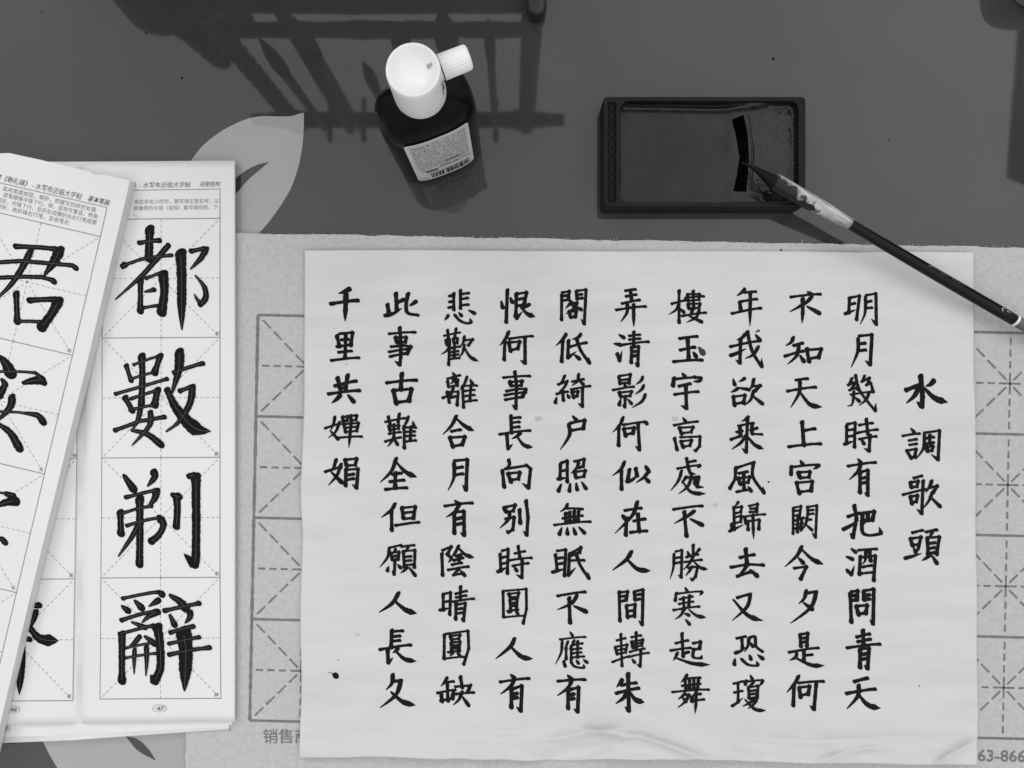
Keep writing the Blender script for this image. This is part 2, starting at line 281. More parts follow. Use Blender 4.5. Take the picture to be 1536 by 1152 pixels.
# the poem, one entry per block of the sheet: (x0, y0, scale, [(character, stroke width, strokes)])
POEM = [
(480,425,5.908,[
('千',38,'p262 50 215 75 168 88/s95 182 335 152/n230 105 222 335'),
('里',30,'s150 465 172 558/s175 447 290 436 272 548/s190 502 250 495/s150 562 280 546/s228 450 222 660/s165 612 280 600/s100 684 345 660'),
('共',34,'s155 840 180 935/s245 815 225 930/s132 910 320 866/s75 981 350 950/p180 992 105 1060/d250 992 296 1045'),
('此',32,'s672 92 680 235/s688 168 740 145/s598 190 612 270/p575 287 650 268 722 222/p852 160 790 198/b780 95 763 190 778 262 868 282'),
('事',29,'s612 448 845 434/k706 395 714 480 716 650 706 722 658 685/s668 478 682 524/s670 480 765 478 756 520 682 524/s630 562 720 556/s722 548 806 560 772 622/s612 608 790 582/s620 650 758 622'),
('古',34,'s590 883 855 858/s725 802 716 940/s650 948 676 1065/s655 950 812 935 787 1040/s685 1056 798 1042'),
('悲',26,'s1185 90 1186 232/s1145 114 1182 106/s1145 166 1182 158/s1140 216 1182 206/s1245 62 1245 220/s1250 95 1320 86/s1250 140 1310 130/s1250 194 1315 188/p1136 285 1105 326/c1195 282 1240 330 1300 354 1340 346 1328 305/d1232 262 1252 285/d1320 240 1368 264'),
('歡',23,'s1100 465 1240 436/s1130 415 1140 490/s1205 402 1195 475/s1115 502 1125 545/s1115 505 1150 500 1150 540 1125 545/s1180 490 1190 535/s1180 492 1220 488 1215 530 1190 532/p1150 555 1120 600 1075 628/s1145 580 1140 720/s1160 575 1240 560/s1190 560 1190 660/s1155 610 1225 600/s1155 640 1225 630/s1155 672 1235 662/p1280 470 1270 520 1245 560/s1280 505 1355 496 1315 550/p1280 545 1265 610 1230 662/a1275 560 1330 650 1408 692'),
('離',24,'d1175 792 1192 815/s1130 846 1240 815/s1168 838 1212 888/p1208 840 1150 895/s1130 870 1138 918 1215 902/s1222 856 1215 905/s1125 962 1146 1055/s1088 1016 1150 985/s1135 965 1225 960 1215 1078/s1180 930 1155 1010/s1165 1012 1200 1002/p1302 830 1280 890 1240 940/s1262 910 1272 1098/d1330 852 1350 888/s1275 910 1390 906/s1338 900 1328 1040/s1280 955 1370 945/s1280 1000 1370 990/s1280 1050 1388 1036')]),
(480,615,5.908,[
('嬋',25,'p132 60 120 120 92 185/d92 185 158 256/p172 108 140 190 75 246/s45 162 180 120/s200 60 206 100/s200 62 245 56 240 95 206 100/s270 50 276 94/s270 52 326 48 318 88 276 92/s210 122 226 195/s210 125 342 115 326 186 226 195/s225 158 325 150/n275 110 265 230 255 335/s165 246 370 236'),
('娟',29,'p142 440 128 490 100 550/d100 550 190 640/p186 482 150 580 75 666/s45 548 188 505/s220 440 236 494/s220 442 326 430 312 488 236 492/s230 525 226 668/k230 530 338 522 324 690 282 656/s245 577 298 568/s245 617 298 608'),
('難',25,'s580 106 758 72/s605 60 620 120/s702 36 692 108/s610 140 620 180/s610 145 700 135 695 165 620 176/s655 130 655 260/s610 212 715 196/s578 280 715 242/p655 240 600 325/d655 252 685 304/p782 60 765 110 725 172/s745 142 747 335/s755 155 850 156/d822 105 832 138/s805 150 800 270/s760 195 840 190/s760 232 840 226/s760 280 850 270'),
('全',32,'p676 430 630 545 535 640/a680 468 760 550 862 597/s640 572 720 560/s668 560 666 690/s620 636 745 622/s580 705 770 690'),
('但',29,'p665 832 630 888 545 952/s634 900 636 1065/s725 865 740 960/s725 868 846 856 827 958/s745 912 825 905/s740 965 820 960/s670 1024 878 996'),
('合',30,'p1206 56 1165 138 1090 215/a1208 75 1280 140 1368 187/s1165 190 1245 175/s1150 242 1176 325/s1150 245 1286 236 1260 306/s1175 322 1258 309'),
('月',31,'p1188 465 1186 600 1135 712/k1190 450 1306 440 1294 708 1260 660/s1200 516 1262 505/s1195 577 1266 566'),
('有',31,'s1105 852 1350 824/d1196 805 1232 835/p1238 832 1195 900 1120 950/s1190 920 1190 1090/k1190 908 1276 897 1278 1110 1240 1085/s1205 966 1256 955/s1205 1016 1256 1005')]),
(480,805,5.908,[
('願',25,'s612 100 720 76/p612 108 598 185 530 270/p670 112 650 138/s628 145 640 205/s628 145 702 135 690 200/s640 176 690 168/s640 205 690 200/k665 205 658 335 636 300/d606 268 598 300/d690 250 712 275/s722 90 835 76/p782 90 760 120/s738 130 748 270/s738 130 842 120 836 270/s755 180 806 174/s755 215 806 210/s750 256 830 246/p772 275 715 322/d792 276 842 342'),
('人',34,'p696 500 640 590 525 670/a660 568 760 650 862 682'),
('長',30,'s636 830 630 980/s642 842 735 835/s642 886 708 880/s642 926 708 920/s530 1002 805 960/k600 1010 604 1118 650 1070/p692 990 645 1030/a668 1010 750 1085 856 1105'),
('陰',27,'s1080 152 1086 340/s1085 122 1165 88 1128 158/k1128 158 1168 190 1136 235/p1228 82 1205 130 1160 190/a1225 98 1290 160 1368 187/s1200 172 1250 160/s1185 212 1268 188/s1235 170 1228 205/s1135 296 1315 266/s1170 250 1255 232/p1232 280 1180 332/s1180 342 1276 326/d1245 300 1280 342'),
('晴',26,'s1092 510 1092 650/s1090 510 1158 495 1150 690/s1095 580 1145 572/p1062 652 1150 632/s1200 508 1300 482/s1245 445 1245 560/s1205 540 1295 522/s1180 577 1365 550/s1205 597 1202 730/k1210 602 1288 590 1272 745 1246 720/s1215 642 1260 636/s1215 682 1260 674'),
('圓',25,'s1102 870 1100 1080/s1120 862 1312 835 1318 990 1274 1130/s1100 1082 1285 1066/s1155 880 1166 914/s1155 882 1242 870 1230 905 1166 912/s1162 940 1166 1020/s1162 940 1242 930 1230 1015/s1172 967 1220 962/s1172 992 1220 986/s1135 1026 1240 1012/p1180 1026 1150 1056/d1215 1026 1240 1056')]),
(740,425,5.908,[
('恨',29,'d70 160 82 212/s125 60 114 342/d150 128 166 164/s204 92 200 290/s205 95 296 80 272 192/s218 142 278 132/s208 200 272 192/k198 285 206 308 260 248/p320 186 240 226/a245 208 300 270 374 296'),
('閣',26,'s606 100 604 322/s610 82 675 70 664 142/s618 112 655 108/s618 152 660 145/s736 70 742 138/k740 66 822 56 806 360 775 312/s748 102 785 97/s748 136 790 130/p692 162 640 222/s690 178 745 172/p745 172 710 225 645 270/d690 192 778 232/s672 250 686 300/s672 252 736 245 726 296/s686 302 730 296'),
('弄',28,'s1170 66 1260 54/s1215 60 1225 148/s1176 116 1266 100/s1140 180 1295 148/s1088 236 1350 205/p1188 180 1184 260 1130 340/n1243 190 1245 386'),
('何',28,'p136 430 108 490 58 552/s102 500 96 675/s140 492 348 468/s137 522 152 600/s137 525 236 515 216 578/s152 592 218 578/k280 480 282 708 236 680'),
('低',28,'p646 450 612 500 555 552/s616 510 606 690/p776 450 750 480 698 496/k666 508 660 660 742 600/s680 562 825 526/c738 490 775 595 852 708 842 650/d722 636 760 666'),
('清',27,'d1115 456 1154 480/d1072 535 1124 545/k1098 625 1118 686 1142 592/s1205 466 1300 455/s1245 432 1245 540/s1205 500 1300 490/s1140 546 1375 518/s1226 565 1222 700/k1228 570 1288 560 1280 730 1252 700/s1238 606 1264 602/s1238 646 1264 640'),
('事',28,'s90 836 325 822/k190 785 206 900 200 1110 163 1072/s145 870 156 905/s145 875 258 865 246 905 156 910/s115 956 210 940/s210 935 290 938 262 1000/s100 992 290 966/s105 1032 250 1010'),
('綺',25,'p632 820 612 865 575 895/s575 897 650 872/p655 865 630 920 570 975/s560 982 660 960/s615 955 620 1036/d562 1010 550 1055/d655 985 668 1008/s700 872 800 850/p756 805 744 870 696 905/d765 868 795 892/s690 942 858 910/s697 962 712 1012/s697 964 752 957 742 1000 712 1006/k790 928 790 1090 748 1060'),
('影',25,'s1112 825 1122 890/s1115 822 1217 806 1202 885/s1128 857 1195 850/s1128 887 1200 880/d1160 890 1170 912/s1060 946 1245 916/s1115 966 1130 1005/s1115 968 1228 957 1212 997 1130 1005/k1170 1002 1165 1096 1143 1075/d1128 1030 1116 1075/d1195 1030 1222 1064/p1322 830 1312 860 1265 896/p1332 905 1315 940 1260 982/p1346 985 1318 1045 1230 1102')]),
(740,615,5.908,[
('長',28,'s155 52 160 200/s165 72 240 66/s165 112 230 106/s165 156 230 149/s55 216 325 182/k120 222 130 343 175 300/p242 205 165 256/a213 238 270 310 352 332'),
('向',30,'p136 442 142 485 108 522/s80 538 96 680/k108 522 296 492 330 520 312 690 250 645/s130 562 156 636/s130 564 236 552 222 612 156 620'),
('別',29,'s95 865 112 902/s95 865 196 840 176 895 112 905/p146 905 134 970 60 1046/k108 967 186 950 172 1060 132 1086 112 1062/s232 885 238 1000/k290 806 308 950 296 1108 262 1070'),
('户',30,'d705 56 735 90/s685 116 812 90 797 162/s700 180 798 165/p668 125 674 225 595 350'),
('照',27,'s595 478 590 610/s600 470 656 450 655 635/s600 542 648 532/p570 614 650 600/s718 456 806 436 796 500 758 512/p756 460 742 510 688 562/s720 550 732 600/s720 550 817 536 802 590 736 602/d602 658 578 716/d682 655 674 716/d735 650 742 704/d785 640 820 694'),
('無',27,'p656 835 640 870 592 902/s650 872 790 878/s615 962 790 937/s540 1020 860 990/s640 916 645 1000/s676 906 680 995/s716 900 716 990/s756 896 750 985/d606 1045 586 1100/d656 1045 656 1095/d710 1045 726 1094/d760 1040 806 1088'),
('何',28,'p1150 66 1122 132 1058 197/s1112 142 1110 312/s1150 132 1355 106/s1156 166 1172 230/s1156 168 1252 156 1236 206/s1172 217 1236 206/k1282 116 1296 353 1255 316/d1335 100 1358 118'),
('似',29,'p1162 460 1132 522 1058 582/s1135 540 1136 700/s1206 530 1192 618/p1182 636 1230 620 1285 572/s1262 520 1274 580/s1354 506 1378 545/p1378 545 1330 600 1268 642/d1335 590 1374 632'),
('在',31,'s1165 892 1310 870/p1276 815 1232 935 1080 1092/s1180 960 1174 1106/s1150 942 1176 970/s1245 985 1345 966/s1282 925 1292 1075/s1215 1086 1360 1072')]),
(740,805,5.908,[
('時',26,'s60 155 66 302/s78 126 132 110 124 325/s75 186 120 176/s75 240 120 232/p38 312 126 270/s190 150 280 130/s220 86 236 192/s145 210 340 188/s170 260 310 236/k256 215 254 364 198 335/d185 268 206 300'),
('圓',24,'s86 485 90 710/s110 480 292 464 294 640 265 768/s90 716 275 702/s135 506 150 538/s135 508 227 496 217 532 150 540/s147 560 152 650/s147 560 212 552 206 640/s157 590 195 586/s157 616 195 611/s125 662 220 647/d195 652 215 682/p162 656 130 682'),
('人',33,'p186 905 150 975 22 1082/a152 972 250 1064 352 1082'),
('眠',27,'s550 160 566 300/s565 127 642 115 630 345/s572 192 614 186/s572 242 614 236/p522 316 640 284/s682 152 778 95 766 140 692 166/k676 150 664 342 736 270/s690 212 805 210/c738 165 775 262 847 370 838 312'),
('不',30,'s570 526 815 490/p742 520 692 592 568 647/s672 545 680 760/d715 615 820 664'),
('應',23,'d680 845 700 875/s590 911 815 890/p610 930 600 1030 550 1130/p660 930 630 1000/s645 985 645 1082/p717 920 670 1000/s690 970 690 1090/s700 962 790 946/s700 1000 780 990/s700 1035 780 1026/s700 1072 805 1062/s747 930 747 1070/s625 1105 636 1148/c690 1112 720 1150 785 1164 805 1160 798 1128/d735 1096 752 1120/d800 1092 830 1114'),
('人',33,'p1222 135 1180 202 1058 297/a1183 198 1280 288 1396 302'),
('間',27,'s1115 490 1122 745/s1120 495 1192 486 1176 560/s1132 530 1165 527/s1132 572 1170 566/s1250 490 1256 560/k1250 486 1327 470 1320 780 1284 740/s1262 517 1300 511/s1262 560 1300 552/s1180 610 1190 715/s1180 612 1258 600 1250 706/s1192 660 1240 655/s1192 710 1245 702'),
('轉',23,'s1095 920 1170 900/s1130 866 1140 1145/s1080 980 1096 1040/s1085 977 1187 956 1172 1026 1096 1040/s1090 1008 1170 996/s1055 1112 1205 1060/s1225 892 1310 876/s1265 850 1268 990/s1225 930 1236 985/s1225 932 1327 912 1316 966 1236 977/s1232 956 1310 942/s1210 1022 1340 992/s1200 1066 1378 1030/k1308 1012 1302 1150 1268 1130/d1230 1085 1250 1112')]),
(1000,425,5.908,[
('樓',25,'s45 182 165 150/s110 66 110 345/p110 170 88 230 20 276/d115 222 152 256/s235 70 240 220/s165 130 330 115/s185 100 187 150/s185 96 292 96 286 145 190 155/s190 182 197 222/s190 182 297 180 286 217 197 224/s135 290 348 260/p232 230 200 290/d200 290 308 340/p287 240 262 300 178 346'),
('玉',32,'s115 490 270 470/s186 490 196 670/s120 592 250 566/d238 612 258 645/s60 695 315 680'),
('宇',30,'d140 800 162 828/s65 842 56 905/s70 848 250 832 304 838/p306 840 290 866 238 870/s110 912 210 890/s70 986 280 960/k170 912 176 1106 122 1080'),
('年',28,'p692 50 665 82 622 110/s690 82 790 74/s655 162 800 140/s648 165 656 230/s578 268 835 220/n742 80 738 380'),
('我',29,'p696 450 670 480 622 500/s565 562 830 510/k655 502 650 706 608 675/p566 640 620 620 702 580/c716 430 758 600 842 738 842 662/p812 562 770 630 698 666/d790 458 826 502'),
('欲',27,'d590 850 602 895/p692 842 640 872/p632 930 568 966/d640 926 728 942/s590 1002 602 1080/s590 1006 696 990 682 1060/s605 1070 680 1056/p772 850 760 905 728 952/s762 912 832 905 786 952/p772 950 745 1030 688 1082/d765 1000 848 1066'),
('不',30,'s1100 122 1362 96/d1250 78 1275 92/p1287 118 1232 172 1092 252/n1205 140 1206 250 1200 356/d1245 205 1352 264'),
('知',30,'p1122 480 1105 520 1058 552/s1125 552 1205 530/s1048 646 1210 600/p1172 552 1152 640 1074 716/d1182 640 1214 688/s1242 580 1262 690/s1250 590 1372 580 1346 656/s1265 668 1352 654'),
('天',30,'s1145 858 1250 845/s1070 956 1320 920/p1182 862 1172 975 1100 1100/a1178 958 1270 1072 1382 1097')]),
(1000,615,5.908,[
('高',26,'d145 70 166 100/s65 136 275 102/s112 156 132 210/s112 158 237 150 217 196 132 206/s70 252 92 350/k120 242 296 235 292 320 258 362 235 348/s126 277 146 330/s126 278 222 267 206 316 146 326'),
('處',26,'s176 430 192 512/s195 462 255 450/s95 520 292 490/p296 490 272 514/p132 540 105 625 38 712/k195 520 210 562 262 570/p172 592 132 650/s165 602 225 592/p222 592 185 680 108 742/a140 632 220 728 348 742/k286 600 268 680 335 685/s250 598 250 655/s250 598 286 592'),
('不',30,'s60 882 315 850/p246 895 182 942 68 1006/s156 905 176 1115/d210 966 314 1018'),
('乘',27,'p726 60 665 102/s635 142 770 116/k716 90 706 374 663 335/s620 196 670 184/s650 158 656 224/s745 182 802 160/s756 142 758 212 845 216/s570 262 655 232/p700 230 656 292 578 347/a718 235 780 308 862 347'),
('風',28,'s612 510 608 610 560 695/s625 512 772 466/c772 466 764 590 862 734 852 676/s640 562 716 546/s635 602 652 656/s635 606 737 592 722 642 652 652/s682 560 686 700/s620 726 745 706/d725 682 746 715'),
('歸',24,'p636 815 605 852/s595 862 600 1060/s605 866 667 856 657 906 605 916/s605 952 662 937 656 992 605 1002/p556 1076 680 1018/s575 1010 580 1060/s730 852 807 832 797 902/s742 877 795 870/s735 906 800 900/s680 947 872 925/s695 960 702 1005/s720 987 722 1060/s720 987 822 972 816 1055/n765 930 768 1050 772 1146'),
('上',32,'s1200 108 1216 310/s1222 182 1315 166/s1080 326 1365 300'),
('宫',29,'d1185 450 1206 480/s1105 502 1102 570/s1110 506 1345 486/p1352 490 1300 524/s1165 552 1182 600/s1165 554 1272 546 1262 596 1182 602/s1150 642 1176 740/s1150 646 1292 632 1280 716/s1178 728 1288 716'),
('闕',23,'s1122 870 1120 1095/s1127 866 1192 852 1176 942/s1132 896 1175 890/s1132 936 1175 931/s1250 860 1252 926/k1245 860 1332 846 1320 1128 1284 1082/s1258 890 1300 885/s1258 926 1300 918/s1140 980 1215 955/s1165 950 1158 1082/s1145 1016 1205 1006/s1197 970 1192 1060/p1248 940 1228 1020 1180 1082/s1238 976 1282 970/d1240 1020 1286 1062/s1140 1052 1180 1040')]),
(1000,805,5.908,[
('勝',24,'p65 155 60 270 30 376/k80 132 136 120 130 360 100 335/s75 190 125 182/s75 236 125 227/d185 132 197 160/s235 76 236 170/p292 110 250 152/s175 182 280 158/s160 226 310 206/p240 170 200 240 150 292/a245 225 300 275 366 290/k190 277 275 266 256 355 228 384 205 362/p225 265 170 346'),
('去',32,'s650 186 775 160/s700 112 712 240/s570 272 720 245 858 252/p716 250 640 342/s625 352 750 312/d742 296 800 346'),
('今',30,'p1196 90 1152 172 1048 267/a1203 118 1290 200 1392 247/d1170 190 1208 230/s1130 280 1240 266 1188 375'),
('寒',24,'d165 452 182 485/s86 502 76 565/s90 507 312 486/p316 490 292 522/s115 556 230 531/s110 597 235 576/s147 540 156 640/s202 525 196 620/s60 652 290 620/p152 640 130 692 78 732/a200 650 270 702 352 716/d160 682 196 696/d170 736 200 774'),
('又',30,'s625 542 742 510/p742 510 712 622 583 742/a592 560 720 698 858 746'),
('夕',32,'p1236 480 1218 550 1172 592/s1236 502 1322 490/p1326 490 1275 630 1100 767/d1215 587 1286 640'),
('起',27,'s80 946 190 920/s136 860 146 1060/s35 1010 215 986/s150 1036 195 1022/p96 1030 60 1096/a85 1076 230 1124 388 1136/s235 946 302 931 292 990/s240 1002 295 992/c240 1000 236 1068 305 1078 314 1048'),
('恐',27,'s620 902 700 886/s666 896 672 990/p608 1032 660 1012 705 978/p728 905 722 965 690 1022/c730 900 782 886 792 970 848 1018 850 1000/d745 942 762 970/d606 1085 600 1130/c665 1088 720 1134 785 1144 810 1138 795 1100/d735 1050 746 1084/d810 1050 850 1080'),
('是',28,'s1182 867 1190 970/s1182 867 1252 855 1242 970/s1192 902 1240 896/s1192 937 1240 931/s1085 1026 1345 986/s1216 1012 1216 1095/s1226 1052 1290 1046/p1152 1036 1142 1070 1092 1096/a1140 1072 1280 1138 1400 1142')]),
(1240,425,5.905,[
('明',26,'s202 130 196 262/s215 126 292 110 265 320/s200 190 250 176/p163 270 255 235/p345 116 340 262 298 362/k350 106 437 90 440 363 393 310/s352 166 395 156/s350 221 400 215'),
('月',30,'p278 486 276 602 218 742/k290 466 402 455 386 720 338 680/s295 536 340 530/s290 597 345 590'),
('幾',24,'p226 840 190 896/s190 902 240 880/p258 878 200 946/s200 947 270 926/d260 918 278 940/p336 820 306 872/s310 872 378 838/p382 838 350 900/s350 902 392 882 412 960/s215 986 392 962/c256 815 300 960 432 1130 436 1058/p242 960 228 1068 185 1086/d250 1010 288 1042/p376 970 350 1030 288 1082'),
('水',40,'k832 822 850 1000 842 1088 793 1045/s705 946 812 906/p817 910 782 992 708 1060/p950 862 920 895 880 910/a866 930 960 1018 1074 1054')]),
(1240,615,4.70,[
('時',21,'s141 110 141 236/s146 100 202 90 196 260/s152 142 195 136/s152 187 190 181/p126 242 192 218/s230 107 325 92/s280 66 291 170/s215 162 358 138/s230 206 350 186/k306 180 300 289 261 268/d245 206 262 236'),
('有',24,'s150 396 345 370/d222 346 240 372/p242 376 222 430 160 492/s235 440 235 580/k240 437 292 425 290 600 265 580/s245 482 280 475/s245 516 280 510'),
('把',25,'s150 752 232 728/k195 675 211 760 186 898 163 865/p117 842 170 815 225 777/s250 736 256 790/s255 727 337 715 322 776/s290 725 290 775/s262 786 328 776/c250 780 253 860 300 884 385 872 370 822'),
('調',21,'d595 131 616 155/s535 183 655 166/s580 216 635 206/s585 246 635 238/s565 286 596 340/s565 286 632 275 621 330/s592 336 625 329/p690 166 682 270 628 347/k690 161 797 145 786 350 733 310/s702 200 755 191/s727 180 727 235/s702 240 755 229/s702 260 711 290/s702 262 752 255 742 286 711 290'),
('歌',22,'s615 481 672 465/s590 510 597 545/s590 512 647 500 637 540 597 546/s538 598 700 560/s590 610 601 660/s590 612 642 601 632 646 601 653/k681 500 671 730 633 695/p741 500 700 582/s731 546 782 535 751 582/p746 580 721 640 683 692/d740 620 798 678'),
('頭',23,'s605 866 677 848/s590 906 606 956/s590 908 667 895 652 946 606 953/d615 976 627 1000/p651 960 635 1002/p553 1046 610 1030 668 1012/s700 861 777 845/p746 860 725 891/s710 901 716 1020/s710 901 796 895 776 1016/s727 941 765 935/s727 976 765 970/s722 1011 765 1005/p727 1025 673 1061/d745 1030 776 1078')]),
(1240,805,4.189,[
('酒',20,'d155 76 181 96/d125 126 161 141/k130 212 155 240 176 178/s200 86 315 78/s211 125 206 236/s211 131 307 120 296 274/p247 90 242 150 224 172/s271 90 276 150/s226 191 285 181/s211 233 290 225'),
('問',22,'s148 356 155 535/s155 346 197 340 190 396/s162 371 185 368/s162 401 190 396/s233 345 236 396/k236 340 297 330 292 548 271 520/s242 369 270 365/s242 396 270 392/s186 436 201 490/s186 438 256 430 246 481/s201 486 245 479'),
('青',23,'s190 631 270 612/s228 590 232 680/s195 661 275 645/s128 699 335 676/s210 710 210 820/k215 706 267 700 258 829 234 805/s220 741 250 736/s220 771 250 766'),
('天',25,'s175 911 256 890/s125 986 305 958/p201 935 196 1002 128 1081/a199 989 260 1058 341 1079')]),
(560,1000,4.518,[
('久',26,'p131 55 126 112 88 156/s126 102 184 95/p187 95 152 192 48 277/a123 175 200 238 287 263'),
('缺',21,'p501 75 459 132/s490 107 545 101/s435 179 555 158/s501 110 506 230/s461 195 466 236/s455 233 535 215/s541 180 536 215/s555 137 657 130/s590 70 602 140/s657 127 641 172/s560 186 681 176/p601 170 581 222 543 259/d605 206 645 262'),
('有',24,'s860 104 1055 80/d932 55 955 78/p957 80 931 132 863 186/s936 145 935 275/k945 151 1007 130 1000 300 967 270/s945 187 975 181/s945 216 975 210'),
('有',24,'s1250 99 1435 88/d1318 60 1340 83/p1347 85 1320 142 1248 196/s1320 150 1320 281/k1335 156 1392 140 1385 305 1357 285/s1335 191 1360 185/s1335 221 1360 215')]),
(900,1000,4.518,[
('朱',26,'p151 90 113 137/s145 126 245 110/s110 181 262 146/k190 50 196 299 167 270/p181 170 160 212 108 250/a205 175 240 223 302 243'),
('舞',19,'p591 55 548 107/s580 81 680 75/s555 131 680 116/s577 96 582 150/s607 91 609 150/s636 88 637 150/s667 86 662 150/s490 173 737 156/p577 180 530 222/s575 191 607 190/p607 190 575 240 528 277/d560 210 582 236/s625 205 622 235/s638 191 682 185/s620 236 705 222/n652 170 650 250 645 319'),
('瓊',18,'s905 116 970 100/s936 110 936 240/s910 176 965 165/p895 267 930 245 967 213/d1020 60 1032 84/s990 96 985 120/s995 101 1102 92/p1106 95 1078 132/p1042 105 1000 140/s1006 141 1011 215/s1006 141 1072 130 1066 210/s1016 166 1055 160/s1016 189 1055 183/s1011 216 1060 208/p1046 215 1020 242 968 269/a985 225 1050 288 1126 298/p1062 228 1035 262 1005 285'),
('何',23,'p1346 65 1320 112 1268 174/s1315 125 1310 262/s1345 111 1515 100/s1350 141 1359 206/s1350 142 1422 132 1411 186/s1360 196 1415 186/k1466 116 1451 289 1419 262')]),
]
# big practice characters: (x0, y0, scale, book page, character, 'kind width points / ...')
PRACT = [
(0,340,6.4,'L','君','s44 150 190 540 218/p88 572 228 520 330 430 462/s40 -60 345 200 330 480 352 700 372 730 400/s40 -60 492 240 480 400 484 500 512 520 530/p58 290 240 210 400 100 560 -60 720/s52 155 640 165 910/s48 280 708 540 700/b84 556 720 500 830 400 965/s32 175 908 385 915'),
(0,520,6.4,'L','安','d92 10 105 60 170 100 250/s27 -60 240 340 252/d70 225 348 300 330 395 318/d50 345 250 420 345/d70 20 320 45 370 -10 460/p62 115 480 95 580 -30 720/s26 -60 622 250 640/d54 250 640 360 660 415 725/d66 -20 740 100 830 185 975'),
(0,700,6.4,'L','字','s24 -60 240 60 262/s40 60 262 130 275/d72 -20 372 70 340 145 330/s44 -60 690 20 695 50 730'),
(0,880,5.01,'M','棄','s34 225 147 295 140/p44 268 190 245 260 205 330/a62 216 296 300 390 440 407/d32 170 388 222 396/e66 168 425 155 560 150 690 144 812'),
(150,325,6.226,'R','都','b74 465 115 460 260 455 390/s38 365 245 555 222/b34 205 462 380 400 520 375 670 360/p48 638 268 560 360 400 540 145 772/s48 378 590 376 880/s30 430 575 572 525/b80 590 540 600 700 575 890/d36 420 702 505 682/s28 400 852 535 832/n84 754 345 762 560 762 800 764 1055/s38 850 322 975 300/p52 990 305 940 390 846 488/p50 935 820 985 760 975 660 890 548/p30 935 800 905 770 880 722/d46 210 480 230 450'),
(150,505,6.226,'R','數','s38 245 270 290 410/s26 315 262 540 185/s50 562 180 510 335/s26 290 395 500 335/b60 390 180 395 400 385 640/s32 145 535 400 462 625 395/s46 235 570 300 690/s30 290 580 530 505/s54 535 500 510 635/s28 300 680 505 640/p44 378 680 350 780 300 880/s36 140 875 370 790 600 750/p46 470 705 460 830 300 1015/d52 295 875 440 910 570 1010/p76 742 140 735 300 675 520/s36 690 335 960 250/s36 745 508 850 470/p56 862 470 840 620 740 790 620 885/a92 625 495 720 680 880 850 1035 885'),
(150,685,6.226,'R','剃','d62 225 178 310 300/p62 500 140 510 190 445 275/s34 240 380 400 340 525 312/p62 530 320 510 390 450 470/s30 205 530 350 485 480 460/s54 188 520 195 715/b32 250 645 400 600 550 570/b60 560 580 592 640 550 730 480 790/b66 370 395 372 700 368 1005/p46 362 630 290 760 172 930/b62 715 370 722 500 712 650/s40 680 360 745 375/s40 830 185 880 170/k78 895 190 898 600 895 930 882 1005 780 905'),
(150,865,5.118,'R','辭','s26 175 168 450 118/d44 450 120 475 135/d40 170 228 215 262/d44 270 188 320 240/p40 450 180 420 200 375 228/s30 165 335 300 290 430 265/p46 445 270 380 300 325 350/d34 245 350 345 390/s26 150 440 300 400 410 375/s48 168 440 168 800/c62 440 390 460 520 462 700 420 800 385 752/p34 305 460 270 500 210 550/s20 200 548 400 510/d40 345 460 420 515/s20 195 625 430 590/p30 265 560 262 640 262 745/p34 355 540 358 640 352 760/d52 540 145 610 190 655 240/s30 495 262 660 225 760 205/d38 535 295 572 370/p44 690 275 690 310 655 355/s30 540 430 715 382/s26 530 515 680 480 760 465/s30 530 600 680 565 840 545/n92 640 430 658 560 655 720 648 875'),
]

# ================================================================ THE SETTING: desk surface
me = MB(); me.add([(-1.2,-1.0,0),(1.2,-1.0,0),(1.2,1.2,0),(-1.2,1.2,0)], [(0,1,2,3)])
desk = me.obj('desk_surface', M_desk); desk['kind'] = 'structure'

def flat(name, pts, z, m, parent=None, label=None):
    bm = bmesh.new(); vs = [bm.verts.new(P(x, y, z)) for x, y in pts]
    f = bm.faces.new(vs); f.normal_update()
    if f.normal.z < 0: f.normal_flip()
    bmesh.ops.triangulate(bm, faces=[f])
    me = bpy.data.meshes.new(name); bm.to_mesh(me); bm.free(); me.materials.append(m)
    o = bpy.data.objects.new(name, me); C.objects.link(o)
    if parent: o.parent = parent; me.transform(__import__('mathutils').Matrix.Translation(-Vector(parent.location)))
    if label: o['label'] = label
    return o
leaf = [(455,169),(447,171),(437,174),(420,174.6),(400,174),(385,175),(370,178.5),(352,186),(335,195),(315,209),(300,223),(288,239),(270,262),(262,300),(280,345),(330,372),(375,362),(388,350),(400,337),(413,320),(425,302),(436,283),(444,262),(450,240),(454,215),(455.6,192),(456,172)]
o = flat('printed_leaf', cr(leaf, 3), .00006, M_leaf, desk, 'pale leaf printed on the grey desk mat beside the ink bottle')
slit = [(404.5,242.5),(390,246),(375,252),(360,262),(350,272),(344,290),(350,292),(358,286),(372,270),(388,256)]
flat('leaf_vein', cr(slit, 3), .00012, M_desk, desk)
leaf2 = [(20,1070),(60,1105),(67,1117),(74,1132),(86,1152),(96,1175),(170,1200),(300,1190),(300,1060)]
flat('printed_leaf', leaf2, .00006, M_leaf, desk, 'pale leaf printed on the desk mat below the practice books')
flat('leaf_vein', [(188,1104),(203,1107),(214,1114),(224,1125),(234,1141),(214,1131),(203,1123)], .00012, M_desk, desk)
# little scratches, crumbs and specks of dried ink on the mat
mb = MB()
for (x, y, r) in [(219,50,1.6),(273,117,1.7),(1160,88,2.2),(469,81,1.0),(610,30,1),(742,178,1),(1333,210,1.3),(62,17,1.2),(760,330,1),(835,92,.9),(1010,60,.9)]:
    z = .0001; vv = [P(x+r*cos(a*pi/4)*(1+.3*_h(a+int(x))), y+r*sin(a*pi/4), z) for a in range(8)]
    mb.add(vv, [tuple(range(7,-1,-1))])
o = mb.obj('ink_speck', M_ink, desk); o['kind'] = 'stuff'

